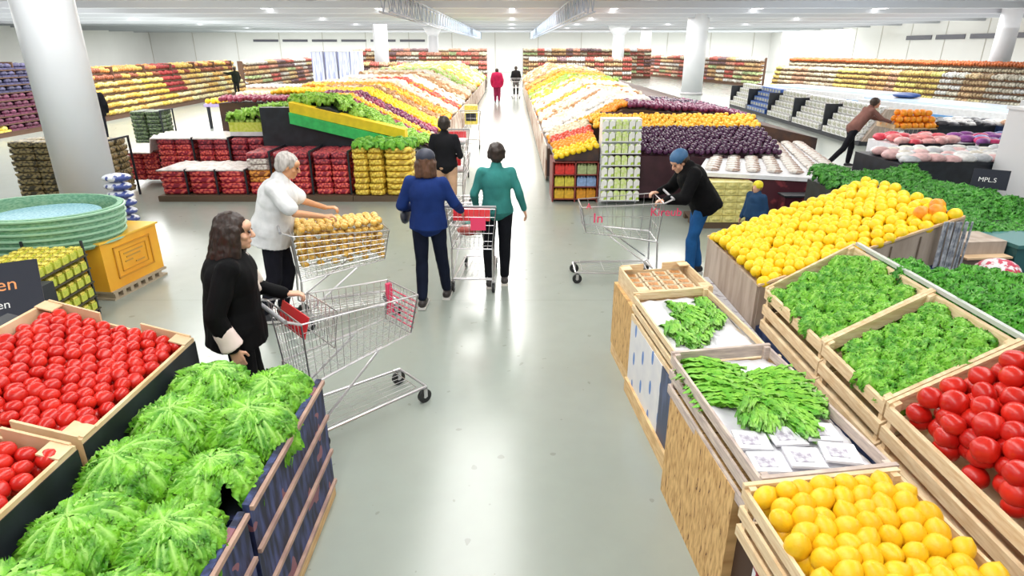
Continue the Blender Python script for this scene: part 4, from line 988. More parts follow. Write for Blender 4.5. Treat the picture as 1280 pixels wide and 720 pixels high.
# ================================================================ FAR STANDS
cratem = mat('object_colour_crate', (1, 1, 1), .55, objcol=True, var=.55, scale=9, stretch=(1, 1, 1))
def prodcrate(nm, w_=.6, d_=.45, h=.24, n=4, seed=1):
    random.seed(seed); b = MB().bb(-w_/2, w_/2, -d_/2+.05, d_/2, 0, h*.25, 1)
    for i in range(n):
        for j in range(3): b.sph((-w_/2+w_*(i+.5)/n+random.uniform(-.01, .01), -d_/2+d_*(j+.30)/3, h*(.50+.14*j)+random.uniform(-.02, .02)), (w_/n*.56, d_/3*.62, h*.36), 8, 5)
    return b.mesh(nm, [cratem, mat('far_crate_wood', (.26, .13, .06), .6, var=.5, scale=5)])
PC = [prodcrate('produce_crate', seed=s) for s in (1, 2, 3)]
DC = [MB().bb(-.3, .3, -.22, .22, 0, .06, 0).sph((-.15, -.12, .13), (.13, .1, .09), 8, 6).sph((.12, -.12, .12), (.14, .1, .09), 8, 6).sph((-.13, .1, .12), (.14, .1, .08), 8, 6).sph((.13, .1, .13), (.13, .1, .09), 8, 6).mesh('grape_crate', [cratem])]
random.seed(5)
def wallrack(P0, P1, layers, lh, dep, colf, kind, name, label, cat, group, meshes, rlabel, step=.12, z0=.15, face=-1):
    P0 = Vector((*P0, 0)); P1 = Vector((*P1, 0)); d = (P1-P0); L = d.length; d.normalize(); rz = math.atan2(d.y, d.x)
    n = int(L/.62); nrm = Vector((-d.y, d.x, 0))*face
    T = thing('shelf_rack', rlabel, 'shelf', (P0+P1)/2, rz)
    for k in range(layers):
        z = z0+k*lh; off = -k*step
        MB().bb(-L/2, L/2, min(0, face*.01)+face*off-dep/2, face*off+dep/2, z-.03, z-.005).build('shelf', mat('rack_dark', (.12, .06, .035), .6), T)
        for i in range(n):
            p = P0+d*((i+.5)*L/n)+nrm*off
            put(kind, name, random.choice(meshes), TR(p.x, p.y, z) @ Matrix.Rotation(rz+(PI if face > 0 else 0), 4, 'Z') @ Matrix.Diagonal((L/n/.62, dep/.47, lh/.25, 1)), label, cat, group, colf(k, i/n))
    for i in range(0, n+1, 4):
        p = -L/2+i*L/n
        MB().bb(p-.02, p+.02, *sorted((-face*(dep/2+.02), -face*(dep/2+.05+layers*step))), 0, z0+layers*lh).build('upright', _mats['rack_dark'], T)
    MB().bb(-L/2, L/2, -dep/2, dep/2, 0, z0-.031).build('plinth', _mats['rack_dark'], T)
def J(c, a=.12): k = 1.2+random.uniform(-a, a)*2; return tuple(max(0, min(1, q*k)) for q in c)
def col_dark(k, u):
    if k < 1 and u < .3: return J((.85, .60, .12))
    return J((.14, .03, .07) if k < 5 else (.06, .055, .13))
def col_tan(k, u):
    if .36 < u < .50 and k > 1: return J((.42, .05, .05))
    if k >= 5: return J(random.choice(((.7, .3, .08), (.75, .5, .12), (.4, .12, .06))))
    return J(random.choice(((.85, .58, .18), (.88, .66, .32), (.80, .48, .14), (.78, .70, .42))) if u > .4 else random.choice(((.85, .60, .10), (.70, .42, .10), (.85, .68, .25))))
def col_r(k, u):
    blk = int(u*17); random.seed(blk*7+3); c = random.choice(((.78, .55, .32), (.75, .45, .2), (.82, .68, .5), (.7, .42, .28), (.85, .62, .2), (.3, .14, .16), (.85, .78, .65), (.7, .3, .15))); random.seed(int(u*1e6)+k)
    return J(c, .2)
def col_far(k, u):
    blk = int(u*14); random.seed(blk*5+k); c = random.choice(((.75, .35, .25), (.8, .5, .25), (.8, .68, .5), (.6, .15, .12), (.78, .72, .66), (.25, .15, .16), (.5, .6, .3))); random.seed(int(u*1e6)+k)
    return J(c, .2)
wallrack((-15.95, 18.5), (-15.95, 22.6), 9, .225, .45, col_dark, 'dkcr', 'grape_crate', 'crate of dark purple fruit on the tiered rack at the far left edge', 'crate', 'dark fruit crates at the far left', DC, 'tall tiered rack of dark purple fruit at the far left edge', face=-1, step=.05)
wallrack((-17.6, 19.0), (-17.9, 24.0), 8, .225, .45, col_dark, 'dkcr2', 'grape_crate', 'crate of dark fruit on the rear rack at the far left edge', 'crate', 'dark fruit crates on the rear left rack', DC, 'second dark fruit rack behind the tall one at the far left', face=-1, step=.02)
wallrack((-15.6, 23.6), (-16.4, 39.5), 7, .25, .47, col_tan, 'tancr', 'produce_crate', 'crate of yellow or tan produce on the upper left tiered rack', 'crate', 'tan produce crates at upper left', PC, 'long tiered rack of tan and yellow produce at upper left', face=-1, step=.10)
wallrack((-16.6, 41), (-17, 66), 6, .28, .47, col_far, 'tancr2', 'produce_crate', 'mixed crate on the distant end of the left rack', 'crate', 'mixed crates at the far end of the left rack', PC, 'distant tiered rack of mixed produce at the upper left', face=-1, step=.05)
wallrack((23.3, 25.0), (17.9, 44.5), 5, .27, .47, col_r, 'rcr', 'produce_crate', 'crate of mixed tan produce on the long rack at upper right', 'crate', 'produce crates on the long right rack', PC, 'long rack of mixed tan produce crossing the upper right', face=1, step=.07, z0=.12)
wallrack((24.9, 26.0), (19.6, 46.0), 7, .265, .47, lambda k, u: J((.72, .19, .05)) if k >= 6 else J((.85, .75, .55)), 'rcr2', 'produce_crate', 'produce crate on the orange topped rear right rack', 'crate', 'orange topped crates on the rear right rack', PC, 'rear rack topped by an orange red row crossing the upper right', face=1, step=.0, z0=.12)
wallrack((17.5, 46), (13.5, 64), 6, .30, .47, col_far, 'rcr3', 'produce_crate', 'crate of mixed produce on the distant end of the right rack', 'crate', 'mixed crates at the far end of the right rack', PC, 'distant rack of mixed produce beyond the right island', face=1, step=.02)
# rows across the back of the hall
for q, (xa, xb, y, ly) in enumerate(((-14, -7.5, 46.5, 5), (-6.5, -1.9, 50, 5), (1.2, 8.6, 47, 6), (-14.5, -2.2, 56.6, 7), (1.0, 12.5, 59, 8), (-16, -2.5, 66, 8), (1.5, 12, 68, 8))):
    names = ('left of the back pillar', 'just left of the aisle end', 'behind the right island', 'in the second row left of the aisle', 'in the second row right of the aisle', 'in the last row left of the aisle', 'in the last row right of the aisle')
    wallrack((xa, y), (xb, y), ly, .30, .47, col_far, 'back%d' % q, 'produce_crate', 'mixed produce crate on the back rack '+names[q], 'crate', 'back hall crates '+names[q], PC, 'distant rack of mixed produce '+names[q], face=-1, step=.03)

# left-far loose stands
stack(-10.6, -9.75, 17.6, 18.3, ['grn']*8, 'in the dark green stack beyond the left pillar', ADJ)
stack(-8.85, -7.95, 10.9, 11.6, ['brn']*9, 'in the front brown stack behind the left pillar', ADJ)
stack(-7.9, -7.1, 10.9, 11.6, ['brn']*9, 'in the right brown stack behind the left pillar', ADJ)
# blue white refill towers back left
twm = mat('blue_white_tower', (.75, .78, .92), .4, col2=(.3, .36, .75), scale=2.5, stretch=(6, 1, .3), ramp=(.52, .6))
for i, x in enumerate((-13.2, -12.3, -11.4, -10.6)):
    T = thing('display_tower', 'tall pale blue and white rack standing behind the left island', 'rack', (x, 44.5, 0), 0, 'pale blue racks behind the left island')
    MB().bb(-.38, .38, 0, .6, .1, 2.35).build('body', twm, T); MB().bb(-.4, .4, -.05, .62, 0, .1).build('base', dark, T); MB().bb(-.4, .4, -.02, .62, 2.35, 2.42).build('top', white, T)
# tables of mixed goods between left island and left wall
for i, (x, y, c, cm) in enumerate(((-9.6, 26, 'pale_melon', (.75, .75, .8)), (-9.2, 22.5, 'yellow_apple', (.5, .4, .7)), (-11.2, 31, 'mushroom', (.8, .5, .3)), (-8.6, 36, 'brown_pear', (.4, .3, .2)))):
    T = thing('produce_table', '%s table of %s between the left island and the left rack' % (('white', 'lilac', 'tan', 'brown')[i], ('pale melons', 'yellow apples', 'mushrooms', 'brown pears')[i]), 'table', (x, y, 0))
    MB().bb(-1.3, 1.3, -.7, .7, .72, .82).build('table_top', mat('table_%d' % i, cm, .5), T)
    for sx in (-1.2, 1.2):
        for sy in (-.6, .6): MB().bb(sx-.04, sx+.04, sy-.04, sy+.04, 0, .72).build('leg', dark, T)
    for xx, yy in hexfill(x-1.2, x+1.2, y-.6, y+.6, .2): put('fr_'+c, c, FR[c], TRS(xx, yy, .9, 1.9), '%s on a table between the left island and the left rack' % c.replace('_', ' '), c.split('_')[-1], '%s on the %s table' % (c.replace('_', ' '), ('white', 'lilac', 'tan', 'brown')[i]))

# ---- right side: tilted white pack racks (X ~10, Y 18..31)
packm = mat('white_carton_print', (.82, .83, .84), .4, col2=(.42, .42, .36), scale=12, stretch=(1, 1, 1), ramp=(.54, .62))
TP = MB().bb(-.16, .16, -.11, .11, 0, .17).bb(-.1, .1, -.115, -.11, .03, .13, 1).mesh('white_pack', [packm, mat('pack_panel', (.62, .64, .50), .4, var=.5, scale=20)])
BP = MB().bb(-.16, .16, -.11, .11, 0, .17).bb(-.1, .1, -.115, -.11, .03, .13, 1).mesh('blue_pack', [mat('blue_carton', (.06, .18, .62), .4, var=.5, scale=6), _mats['pack_panel']])
ra = Vector((10.35, 30.5, 0)); rb = Vector((9.85, 17.8, 0)); rd = (rb-ra).normalized(); rzr = math.atan2(rd.y, rd.x)
NB = 5
for i in range(NB):
    a = ra+(rb-ra)*(i/NB); L = (rb-ra).length/NB
    nm = ('plain white', 'blue', 'white, third from the far end', 'white, second nearest', 'nearest white')[i]
    T = thing('pack_rack', 'low black rack of %s cartons, right aisle' % nm, 'rack', a+rd*L/2, rzr)
    MB().bb(-L/2, L/2, 0, 1.0, 0, .12).build('plinth', dark, T); MB().bb(-L/2, -L/2+.06, 0, 1.0, .12, .95).build('end_panel', dark, T)
    MB().add([(-L/2+.06, .1, .12), (L/2, .1, .12), (L/2, 1, .12), (-L/2+.06, 1, .12), (-L/2+.06, .62, 1.0), (L/2, .62, 1.0), (L/2, 1, 1.0), (-L/2+.06, 1, 1.0)], [(0,3,2,1),(4,5,6,7),(0,1,5,4),(1,2,6,5),(2,3,7,6),(3,0,4,7)]).build('back_slope', greycard, T)
    for k in range(5):
        for j in range(7):
            p = a+rd*(.22+j*(L-.3)/7+.1)+Vector((.1+k*.13, 0, 0))
            put('packs%d' % i, 'white_pack' if i != 1 else 'blue_pack', BP if i == 1 else TP, TR(p.x-.02, p.y, .13+k*.19) @ Matrix.Rotation(rzr, 4, 'Z'), '%s carton on the right aisle rack' % nm, 'carton', '%s cartons' % nm)
# chest freezers behind the white packs
for i, (x, y, l) in enumerate(((14.6, 20.2, 7.5), (14.2, 28.6, 7))):
    T = thing('chest_freezer', 'long white and pale blue freezer, %s, in front of the right rack' % ('the nearer' if i == 0 else 'the farther'), 'freezer', (x, y, 0), R(14))
    MB().bb(-1, 1, -l/2, l/2, .05, .85).build('body', white, T); MB().bb(-.85, .85, -l/2+.1, l/2-.1, .85, .93).build('lid', mat('pale_blue_glass', (.55, .66, .80), .15), T)
    MB().bb(-1.02, -.99, -l/2, l/2, .5, .62).build('bumper', mat('blue_bumper', (.12, .35, .7), .4), T)
ov = MB().sph((0, 0, 0), (.45, .45, .1), 20, 8); tag(ov.build('blue_cushion', mat('deep_blue', (.01, .04, .16), .4), None, True, loc=(14.1, 23.0, 1.02)), 'dark blue oval cushion lying on the farther white freezer', 'cushion')
# mixed bins nearer on the right
def binbox(nm, label, x, y, w_, d_, h, m, kk, klabel, grp, sp=.14, z1=None, cat='bin'):
    T = thing(nm, label, cat, (x, y, 0))
    MB().bb(-w_/2, w_/2, -d_/2, d_/2, .06, h).build('body', m, T); MB().bb(-w_/2+.05, w_/2-.05, -d_/2+.05, d_/2-.05, 0, .06).build('plinth', dark, T)
    if isinstance(kk, str):
        for xx, yy in hexfill(x-w_/2+.08, x+w_/2-.08, y-d_/2+.08, y+d_/2-.08, sp): put('fr_'+kk, kk, FR[kk], TRS(xx, yy, h+.04+random.uniform(0, .03), sp/.1), klabel, kk.split('_')[-1], grp)
    else:
        for xx, yy in hexfill(x-w_/2+.2, x+w_/2-.2, y-d_/2+.15, y+d_/2-.15, .26):
            c = random.choice(kk); put('bp_'+grp, 'soft_pack', wp, TR(xx, yy, h) @ Matrix.Rotation(random.uniform(-.5, .5), 4, 'Z') @ Matrix.Diagonal((.8, 1, 1.6, 1)), klabel, 'packet', grp, None)
cp_m = mat('object_colour_film', (1, 1, 1), .4, objcol=True, var=.4, scale=9)
SP = MB().sph((0, 0, .05), (.15, .11, .07), 10, 6).mesh('soft_pack', [cp_m], True)
def softbin(nm, label, x, y, w_, d_, h, m, cols, klabel, grp, sc=1):
    T = thing(nm, label, 'bin', (x, y, 0))
    MB().bb(-w_/2, w_/2, -d_/2, d_/2, .06, h).build('body', m, T); MB().bb(-w_/2+.05, w_/2-.05, -d_/2+.05, d_/2-.05, 0, .06).build('plinth', dark, T)
    MB().bb(-w_/2-.01, w_/2+.01, -d_/2-.01, -d_/2+.01, h, h+.05).build('front_rail', dark, T)
    for xx, yy in hexfill(x-w_/2+.14, x+w_/2-.12, y-d_/2+.12, y+d_/2-.1, .21*sc):
        put('sp_'+grp, 'soft_pack', SP, TR(xx, yy, h+random.uniform(-.01, .04)) @ Matrix.Rotation(random.uniform(-.8, .8), 4, 'Z') @ Matrix.Diagonal((sc, sc, sc, 1)), klabel, 'packet', grp, J(random.choice(cols)))
softbin('display_bin', 'white bin of pale packets just behind the kale stand', 6.9, 9.7, 2.4, 1.3, 1.0, dark, [(.8, .8, .82), (.85, .8, .7), (.6, .62, .66), (.8, .5, .5)], 'pale packet in the bin just behind the kale stand', 'pale packets behind the kale')
softbin('display_bin', 'bin of red packets behind the pale packets on the right', 7.4, 11.4, 1.3, 1.0, 1.0, white, [(.8, .08, .12), (.85, .25, .25), (.8, .4, .4)], 'red packet in the bin behind the pale packets', 'red packets on the right')
softbin('display_bin', 'bin of purple and red packets beside the red packet bin', 8.75, 11.4, 1.2, 1.0, 1.0, white, [(.3, .08, .35), (.7, .05, .2), (.25, .3, .6)], 'purple packet in the bin beside the red packets', 'purple packets on the right')
softbin('display_bin', 'bin of dark and white packets beyond the orange trolley', 10.3, 14.6, 1.7, 1.2, .95, dark, [(.05, .05, .06), (.8, .8, .8), (.1, .1, .12)], 'black or white packet in the bin beyond the orange trolley', 'black and white packets')
softbin('display_bin', 'bin of pink tan and blue packets right of the black and white packets', 11.6, 13.6, 1.8, 1.3, 1.0, navy, [(.8, .5, .35), (.3, .38, .65), (.8, .55, .5)], 'tan or blue packet in the bin right of the black and white packets', 'tan and blue packets')
softbin('display_bin', 'tall bin of pale packets at the right edge behind the tall white cabinet', 14.6, 15.5, 3.2, 1.8, 1.35, white, [(.8, .78, .72), (.7, .68, .62), (.85, .84, .82)], 'pale packet in the tall bin at the right edge', 'pale packets at the right edge', 1.3)
T = thing('storage_cabinet', 'plain white cabinet standing left of the tall white cabinet', 'cabinet', (9.3, 10.2, 0))
MB().bb(-.55, .1, -.3, .3, .1, 1.55).build('body', white, T); MB().bb(-.58, .13, -.33, .33, 1.55, 1.6).build('top', white, T); MB().bb(-.5, .05, -.25, .25, 0, .1).build('plinth', dark, T)
T = thing('display_cabinet', 'tall plain white cabinet at the right edge bearing a red tag', 'cabinet', (7.45, 8.6, 0))
MB().bb(-.45, .9, -.4, .4, .1, 1.80).build('body', mat('cabinet_white', (.72, .73, .76), .4), T); MB().bb(-.40, .85, -.35, .35, 0, .1).build('plinth', dark, T); MB().bb(-.47, .92, -.42, .42, 1.80, 1.84).build('top', white, T)
rt = thing('red_tag', 'small red tag hanging on the tall white cabinet at the right edge', 'tag', (7.18, 8.19, 1.62))
MB().bb(-.05, .05, -.012, 0, -.11, .08).build('plate', redpl, rt); MB().tube((0, 0, .08), (0, 0, .14), .008).build('hook', dark, rt)
# ================================================================ PEOPLE
def remeshed(mb, name, m, parent, voxel=.008, it=5, disp=0, dscale=8, label=None, seed=0, factor=.6):
    me = mb.mesh('tmp', m); o = bpy.data.objects.new('tmp', me); C.objects.link(o)
    r = o.modifiers.new('r', 'REMESH'); r.mode = 'VOXEL'; r.voxel_size = voxel; r.use_smooth_shade = True
    s = o.modifiers.new('s', 'SMOOTH'); s.factor = factor; s.iterations = it
    dg = bpy.context.evaluated_depsgraph_get()
    me2 = bpy.data.meshes.new_from_object(o.evaluated_get(dg)); bpy.data.objects.remove(o); me2.name = name
    if disp:
        co = np.empty(len(me2.vertices)*3); me2.vertices.foreach_get('co', co); co = co.reshape(-1, 3)
        no_ = np.empty(len(me2.vertices)*3); me2.vertices.foreach_get('normal', no_); no_ = no_.reshape(-1, 3)
        d = np.array([noise.noise(Vector((c[0]*dscale+seed, c[1]*dscale, c[2]*dscale*.6)))+.5*noise.noise(Vector((c[0]*dscale*2.3+seed, c[1]*dscale*2.3, c[2]*dscale*1.2))) for c in co])
        co += no_*d[:, None]*disp; me2.vertices.foreach_set('co', co.ravel())
    me2.materials.clear(); me2.materials.append(m)
    me2.polygons.foreach_set('material_index', [0]*len(me2.polygons))
    me2.polygons.foreach_set('use_smooth', [True]*len(me2.polygons)); me2.update()
    q = bpy.data.objects.new(name, me2); C.objects.link(q); q.parent = parent
    if label: q['label'] = label
    return q
V = Vector
def hand(mb, wrist, d, nrm, side, sc=1.0, curl=.5, mbv=None):
    """d: direction of the fingers, nrm: back of the hand, side=+1 thumb towards d x nrm"""
    d = V(d).normalized(); nrm = (V(nrm)-d*V(nrm).dot(d)).normalized(); s = d.cross(nrm).normalized()*side
    w = V(wrist); pc = w+d*.085*sc
    for k, o in enumerate((-.027, -.009, .009, .027)):
        mb.cap(w+s*o*.6*sc+d*.01, pc+s*o*sc, .014*sc, .0125*sc, 8)
        L = (.070, .084, .078, .060)[::-1][k]*sc if True else 0
        p0 = pc+s*o*sc; a = curl*.6; d1 = (d*math.cos(a)-nrm*math.sin(a)); p1 = p0+d1*L*.45
        a = curl*1.5; d2 = (d*math.cos(a)-nrm*math.sin(a)); p2 = p1+d2*L*.32
        a = curl*2.2; d3 = (d*math.cos(a)-nrm*math.sin(a)); p3 = p2+d3*L*.23
        mb.cap(p0, p1, .0095*sc, .009*sc, 8); mb.cap(p1, p2, .009*sc, .008*sc, 8); mb.cap(p2, p3, .008*sc, .0068*sc, 8)
    t0 = w+d*.03*sc+s*.026*sc; t1 = t0+(d*.6+s*.65-nrm*.25).normalized()*.038*sc; t2 = t1+(d*.9+s*.2-nrm*.35).normalized()*.034*sc
    mb.cap(t0, t1, .0125*sc, .0105*sc, 8); mb.cap(t1, t2, .0105*sc, .008*sc, 8)
def headparts(mb, Mh, sc=1.0):
    """head in its own frame, face towards +Y, centre of the skull at origin"""
    def S(c, r, rot=None): mb.sph((0, 0, 0), r, 18, 12, 0, Mh @ TR(*c) @ (rot or Matrix.Identity(4)))
    S((0, -.012, .018), (.076, .095, .092))
    S((0, .022, -.045), (.058, .066, .068))       # jaw
    S((0, .068, -.085), (.026, .022, .020))       # chin
    S((0, .062, .045), (.056, .034, .036))        # brow
    S((-.036, .058, -.02), (.024, .024, .022)); S((.036, .058, -.02), (.024, .024, .022))   # cheeks
    mb.cap(Mh @ V((0, .088, .018)), Mh @ V((0, .108, -.018)), .009, .014, 10)   # nose
    S((0, .10, -.024), (.018, .012, .009))
    S((0, .084, -.051), (.024, .014, .008)); S((0, .082, -.062), (.020, .013, .007))   # lips
    for s in (-1, 1): S((s*.076, -.004, -.008), (.010, .020, .032))
def person(label, loc, rz, jt=None, hh=(0, 0), top=(.2, .2, .2), legs=(.02, .02, .03), hairc=(.05, .03, .02), hair='short', shoe=(.05, .05, .06), sleeves='long', vox=.009, detail=True, wide=1.0, sc=1.0,
           topname='sweater', legname='trousers', hem=.93, puff=0, handargs=None, cap=None, skinm=None, bodyleg=True, sleevecol=None, legwide=1.0, short=False, toplabel=None, sole=(.7, .68, .66)):
    sk = skinm or skin
    J_ = dict(head=(0, .02, 1.53), neck=(0, -.015, 1.40), chest=(0, -.01, 1.24), waist=(0, 0, 1.06), pelvis=(0, 0, .93),
              sL=(-.162, -.015, 1.345), sR=(.162, -.015, 1.345), eL=(-.235, -.04, 1.08), eR=(.235, -.04, 1.08), wL=(-.25, .07, .86), wR=(.25, .07, .86),
              hL=(-.09, 0, .89), hR=(.09, 0, .89), kL=(-.095, .02, .48), kR=(.095, .02, .48), aL=(-.095, -.01, .085), aR=(.095, -.01, .085))
    J_.update(jt or {}); P = {k: V(v)*sc for k, v in J_.items()}
    T = thing('person', label, 'person', loc, rz)
    tm = mat('cloth_%s_%d' % (topname, hash(top) % 9999), top, .8, var=.25, scale=6, bump=.15, bscale=60)
    lm = mat('cloth_%s_%d' % (legname, hash(legs) % 9999), legs, .8, var=.3, scale=6, bump=.15, bscale=60)
    for q_ in (tm, lm): q_.node_tree.nodes['Principled BSDF'].inputs['Specular IOR Level'].default_value = .15
    up = (P['neck']-P['pelvis']).normalized()
    side = (P['sR']-P['sL']).normalized(); fw = up.cross(side).normalized()*1
    Mt = Matrix((( side.x, fw.x, up.x, 0), (side.y, fw.y, up.y, 0), (side.z, fw.z, up.z, 0), (0, 0, 0, 1)))
    def torso(mb, g):
        for k, r in (('pelvis', (.165, .118, .12)), ('waist', (.142, .105, .13)), ('chest', (.165, .112, .15))):
            mb.sph((0, 0, 0), ((r[0]*wide+g)*sc, (r[1]*wide+g)*sc, (r[2]+g)*sc), 20, 14, 0, TR(*P[k]) @ Mt)
        mb.cap(P['sL'].lerp(P['sR'], .06)-up*.012*sc, P['sR'].lerp(P['sL'], .06)-up*.012*sc, .046*sc+g*.8, .046*sc+g*.8, 14); mb.cap(P['chest']+up*.08*sc, P['neck'], .09*sc+g, .062*sc+g*.5, 14)
    Mh = TR(*P['head']) @ Matrix.Rotation(hh[0], 4, 'Z') @ Matrix.Rotation(hh[1], 4, 'X') @ Matrix.Diagonal((sc, sc, sc, 1))
    b = MB(); torso(b, 0)
    headparts(b, Mh); b.cap(P['neck']-up*.03, P['head']-V((0, .01, .05)), .056*sc, .052*sc, 14)
    for s in 'LR':
        b.cap(P['s'+s], P['e'+s], .048*sc, .038*sc); b.cap(P['e'+s], P['w'+s], .038*sc, .025*sc)
        b.cap(P['h'+s], P['k'+s], .078*sc*legwide, .048*sc*legwide); b.cap(P['k'+s]+V((0, -.004, -.06))*sc, P['a'+s]+V((0, 0, .08))*sc, .043*sc*legwide, .030*sc)
        b.cap(P['a'+s]+V((0, 0, .08))*sc, P['a'+s], .036*sc, .032*sc)
        fd = V((0, 1, 0)) if not (handargs and 'f'+s in handargs) else V(handargs['f'+s])
        b.cap(P['a'+s]-fd*.03*sc+V((0, 0, -.04))*sc, P['a'+s]+fd*.14*sc+V((0, 0, -.055))*sc, .036*sc, .026*sc)
        d = (P['w'+s]-P['e'+s]).normalized(); nrm = V((1 if s == 'R' else -1, 0, 0)); cu = .45; th = None
        if handargs and s in handargs: d, nrm, cu = [V(handargs[s][0]), V(handargs[s][1]), handargs[s][2]]
        sd = 1 if d.cross(nrm).dot(V((0, 1, .3))) > 0 else -1
        hand(b, P['w'+s], d, nrm, sd, sc, cu)
    remeshed(b, 'body', sk, T, vox*.75 if detail else vox, 3)
    # trousers / shorts
    b = MB(); g = .014*sc
    b.sph((0, 0, 0), ((.165*wide+.012)*sc, (.118*wide+.014)*sc, .125*sc), 20, 14, 0, TR(*P['pelvis']) @ Mt)
    for s in 'LR':
        b.cap(P['h'+s], P['k'+s], .088*sc*legwide+g*.3, .06*sc*legwide+g*.5)
        if not short: b.cap(P['k'+s], P['a'+s]+V((0, 0, .045))*sc, .064*sc*legwide+g*.4, .056*sc*(1+.5*(legwide-1)))
    remeshed(b, legname, lm, T, vox, 4, .006*sc, 11)
    # top
    b = MB(); torso(b, (.020+puff)*sc)
    hp = P['pelvis']+up*(hem-.93)*sc
    n = 28; rings = []
    for c_, rx_, ry_ in ((P['chest']-up*.05*sc, .150, .115), (P['waist'], .148, .118), (P['pelvis'].lerp(P['waist'], .5), .158, .125), (hp-up*.03*sc, .176, .138)):
        rings += [tuple(c_+side*((rx_*wide+.012+puff)*sc*math.cos(2*PI*i/n))+fw*((ry_*wide+.012+puff)*sc*math.sin(2*PI*i/n))) for i in range(n)]
    b.add(rings, [(j*n+i, j*n+(i+1) % n, (j+1)*n+(i+1) % n, (j+1)*n+i)[::-1] for j in range(3) for i in range(n)]+[tuple(range(n)), tuple(range(4*n-1, 3*n-1, -1))])
    for s in 'LR':
        if sleeves == 'long':
            b.cap(P['s'+s], P['e'+s], (.056+puff*.8)*sc, (.049+puff*.8)*sc); b.cap(P['e'+s], P['e'+s].lerp(P['w'+s], .93), (.049+puff*.8)*sc, (.037+puff*.5)*sc)
        else:
            b.cap(P['s'+s], P['s'+s].lerp(P['e'+s], .78), (.060+puff*.6)*sc, (.064+puff*.5)*sc)
    remeshed(b, topname, tm, T, vox, 4, .010*sc, 8, label=toplabel, seed=loc[0])
    # shoes
    shm = mat('shoe_%d' % (hash(shoe) % 9999), shoe, .5, var=.4, scale=25)
    for s in 'LR':
        fd = V((0, 1, 0)) if not (handargs and 'f'+s in handargs) else V(handargs['f'+s])
        b = MB(); a = P['a'+s]
        b.cap(a-fd*.035*sc+V((0, 0, -.03))*sc, a+fd*.135*sc+V((0, 0, -.048))*sc, .046*sc, .036*sc, 12); b.cap(a+V((0, 0, 0)), a+fd*.03*sc+V((0, 0, -.03))*sc, .043*sc, .045*sc, 12)
        so = remeshed(b, 'shoe', shm, T, vox, 3)
        q = fd.cross(V((0, 0, 1))); b = MB()
        e0 = a-fd*.072*sc; e1 = a+fd*.165*sc; z0 = -.085*sc; z1 = -.060*sc
        b.add([tuple(e+q*.040*sc*t+V((0, 0, z))) for z in (z0, z1) for e, t in ((e0, -1), (e0, 1), (e1, 1), (e1, -1))], [(0,3,2,1),(4,5,6,7),(0,1,5,4),(1,2,6,5),(2,3,7,6),(3,0,4,7)])
        sm_ = b.build('sole', mat('sole_%d' % (hash(sole) % 9999), sole, .6), so)
    # hair
    hm = mat('hair_%d' % (hash(hairc) % 9999), hairc, .5, var=.5, scale=40, stretch=(1, 1, .12), bump=.5, bscale=60)
    b = MB()
    if hair != 'none':
        b.sph((0, 0, 0), (.092, .104, .092), 20, 14, 0, Mh @ TR(0, -.026, .038))
        b.sph((0, 0, 0), (.080, .06, .08), 16, 12, 0, Mh @ TR(0, -.062, -.01))
        for s in (-1, 1): b.cap(Mh @ V((s*.078, -.012, .03)), Mh @ V((s*.078, -.028, -.035)), .022*sc, .016*sc, 10)
    if hair == 'bob':
        for k in range(9):
            a = -1.9+k*3.8/8; x, y = math.sin(a)*.075, -math.cos(a)*.07-.03
            b.cap(Mh @ V((x, y, .0)), Mh @ V((x*1.15, y*1.1, -.115)), .036*sc, .028*sc, 10)
    if hair == 'long':
        for k in range(11):
            a = -2.0+k*4.0/10; x, y = math.sin(a)*.078, -math.cos(a)*.075-.022
            e = V((x*1.35, y*1.5-.02, -.30+.05*math.cos(k*2)))
            b.cap(Mh @ V((x, y, .03)), Mh @ V((x*1.3, y*1.25, -.12)), .038*sc, .04*sc, 10); b.cap(Mh @ V((x*1.3, y*1.25, -.12)), Mh @ e, .04*sc, .026*sc, 10)
    if b.v: remeshed(b, 'hair', hm, T, vox, 3, .007*sc, 30)
    if cap:
        b = MB(); b.sph((0, 0, 0), (.098, .112, .085), 20, 14, 0, Mh @ TR(0, -.02, .062))
        if cap[1] == 'beanie': b.sph((0, 0, 0), (.10, .112, .07), 20, 14, 0, Mh @ TR(0, -.02, .03))
        remeshed(b, 'cap', mat('cap_%d' % (hash(cap[0]) % 9999), cap[0], .6, var=.2, scale=14), T, vox, 3)
    if detail:
        b = MB()
        for s in (-1, 1): b.sph((0, 0, 0), (.012, .009, .009), 10, 8, 0, Mh @ TR(s*.030, .088, .012))
        b.build('eyes', mat('eye_dark', (.03, .02, .015), .2), T, True)
    return T
# -- woman in black at the left, profile to the right, one hand on the trolley
W = person('woman with long dark brown hair in a black jacket pushing the nearest trolley', (-1.80, 3.66, 0), R(-68),
   dict(head=(0, .085, 1.535), neck=(0, .035, 1.41), chest=(0, .015, 1.25), sL=(-.19, .02, 1.35), sR=(.19, .02, 1.35), eL=(-.24, .10, 1.10), wL=(-.18, .33, 1.02), eR=(.275, -.09, 1.10), wR=(.29, -.02, .875), kL=(-.1, .06, .48), aR=(.1, -.08, .09)),
   hh=(R(-10), R(-6)), top=(.003, .003, .004), legs=(.004, .004, .006), hairc=(.030, .012, .007), hair='long', topname='jacket', hem=.84, puff=.020, wide=1.16, vox=.007,
   handargs={'L': ((.1, 1, -.1), (0, .1, 1), .9), 'R': ((.0, .25, -.97), (1, 0, .1), .5)})
cb = MB(); cb.tube((.28, -.07, 1.02), (.288, -.02, .885), .056, 20, r1=.072)
remeshed(cb, 'cuff', mat('beige_pink_cloth', (.80, .66, .62), .8, var=.1, scale=12), W, .008, 3, .006, 14, label='turned back pinkish beige cuff')
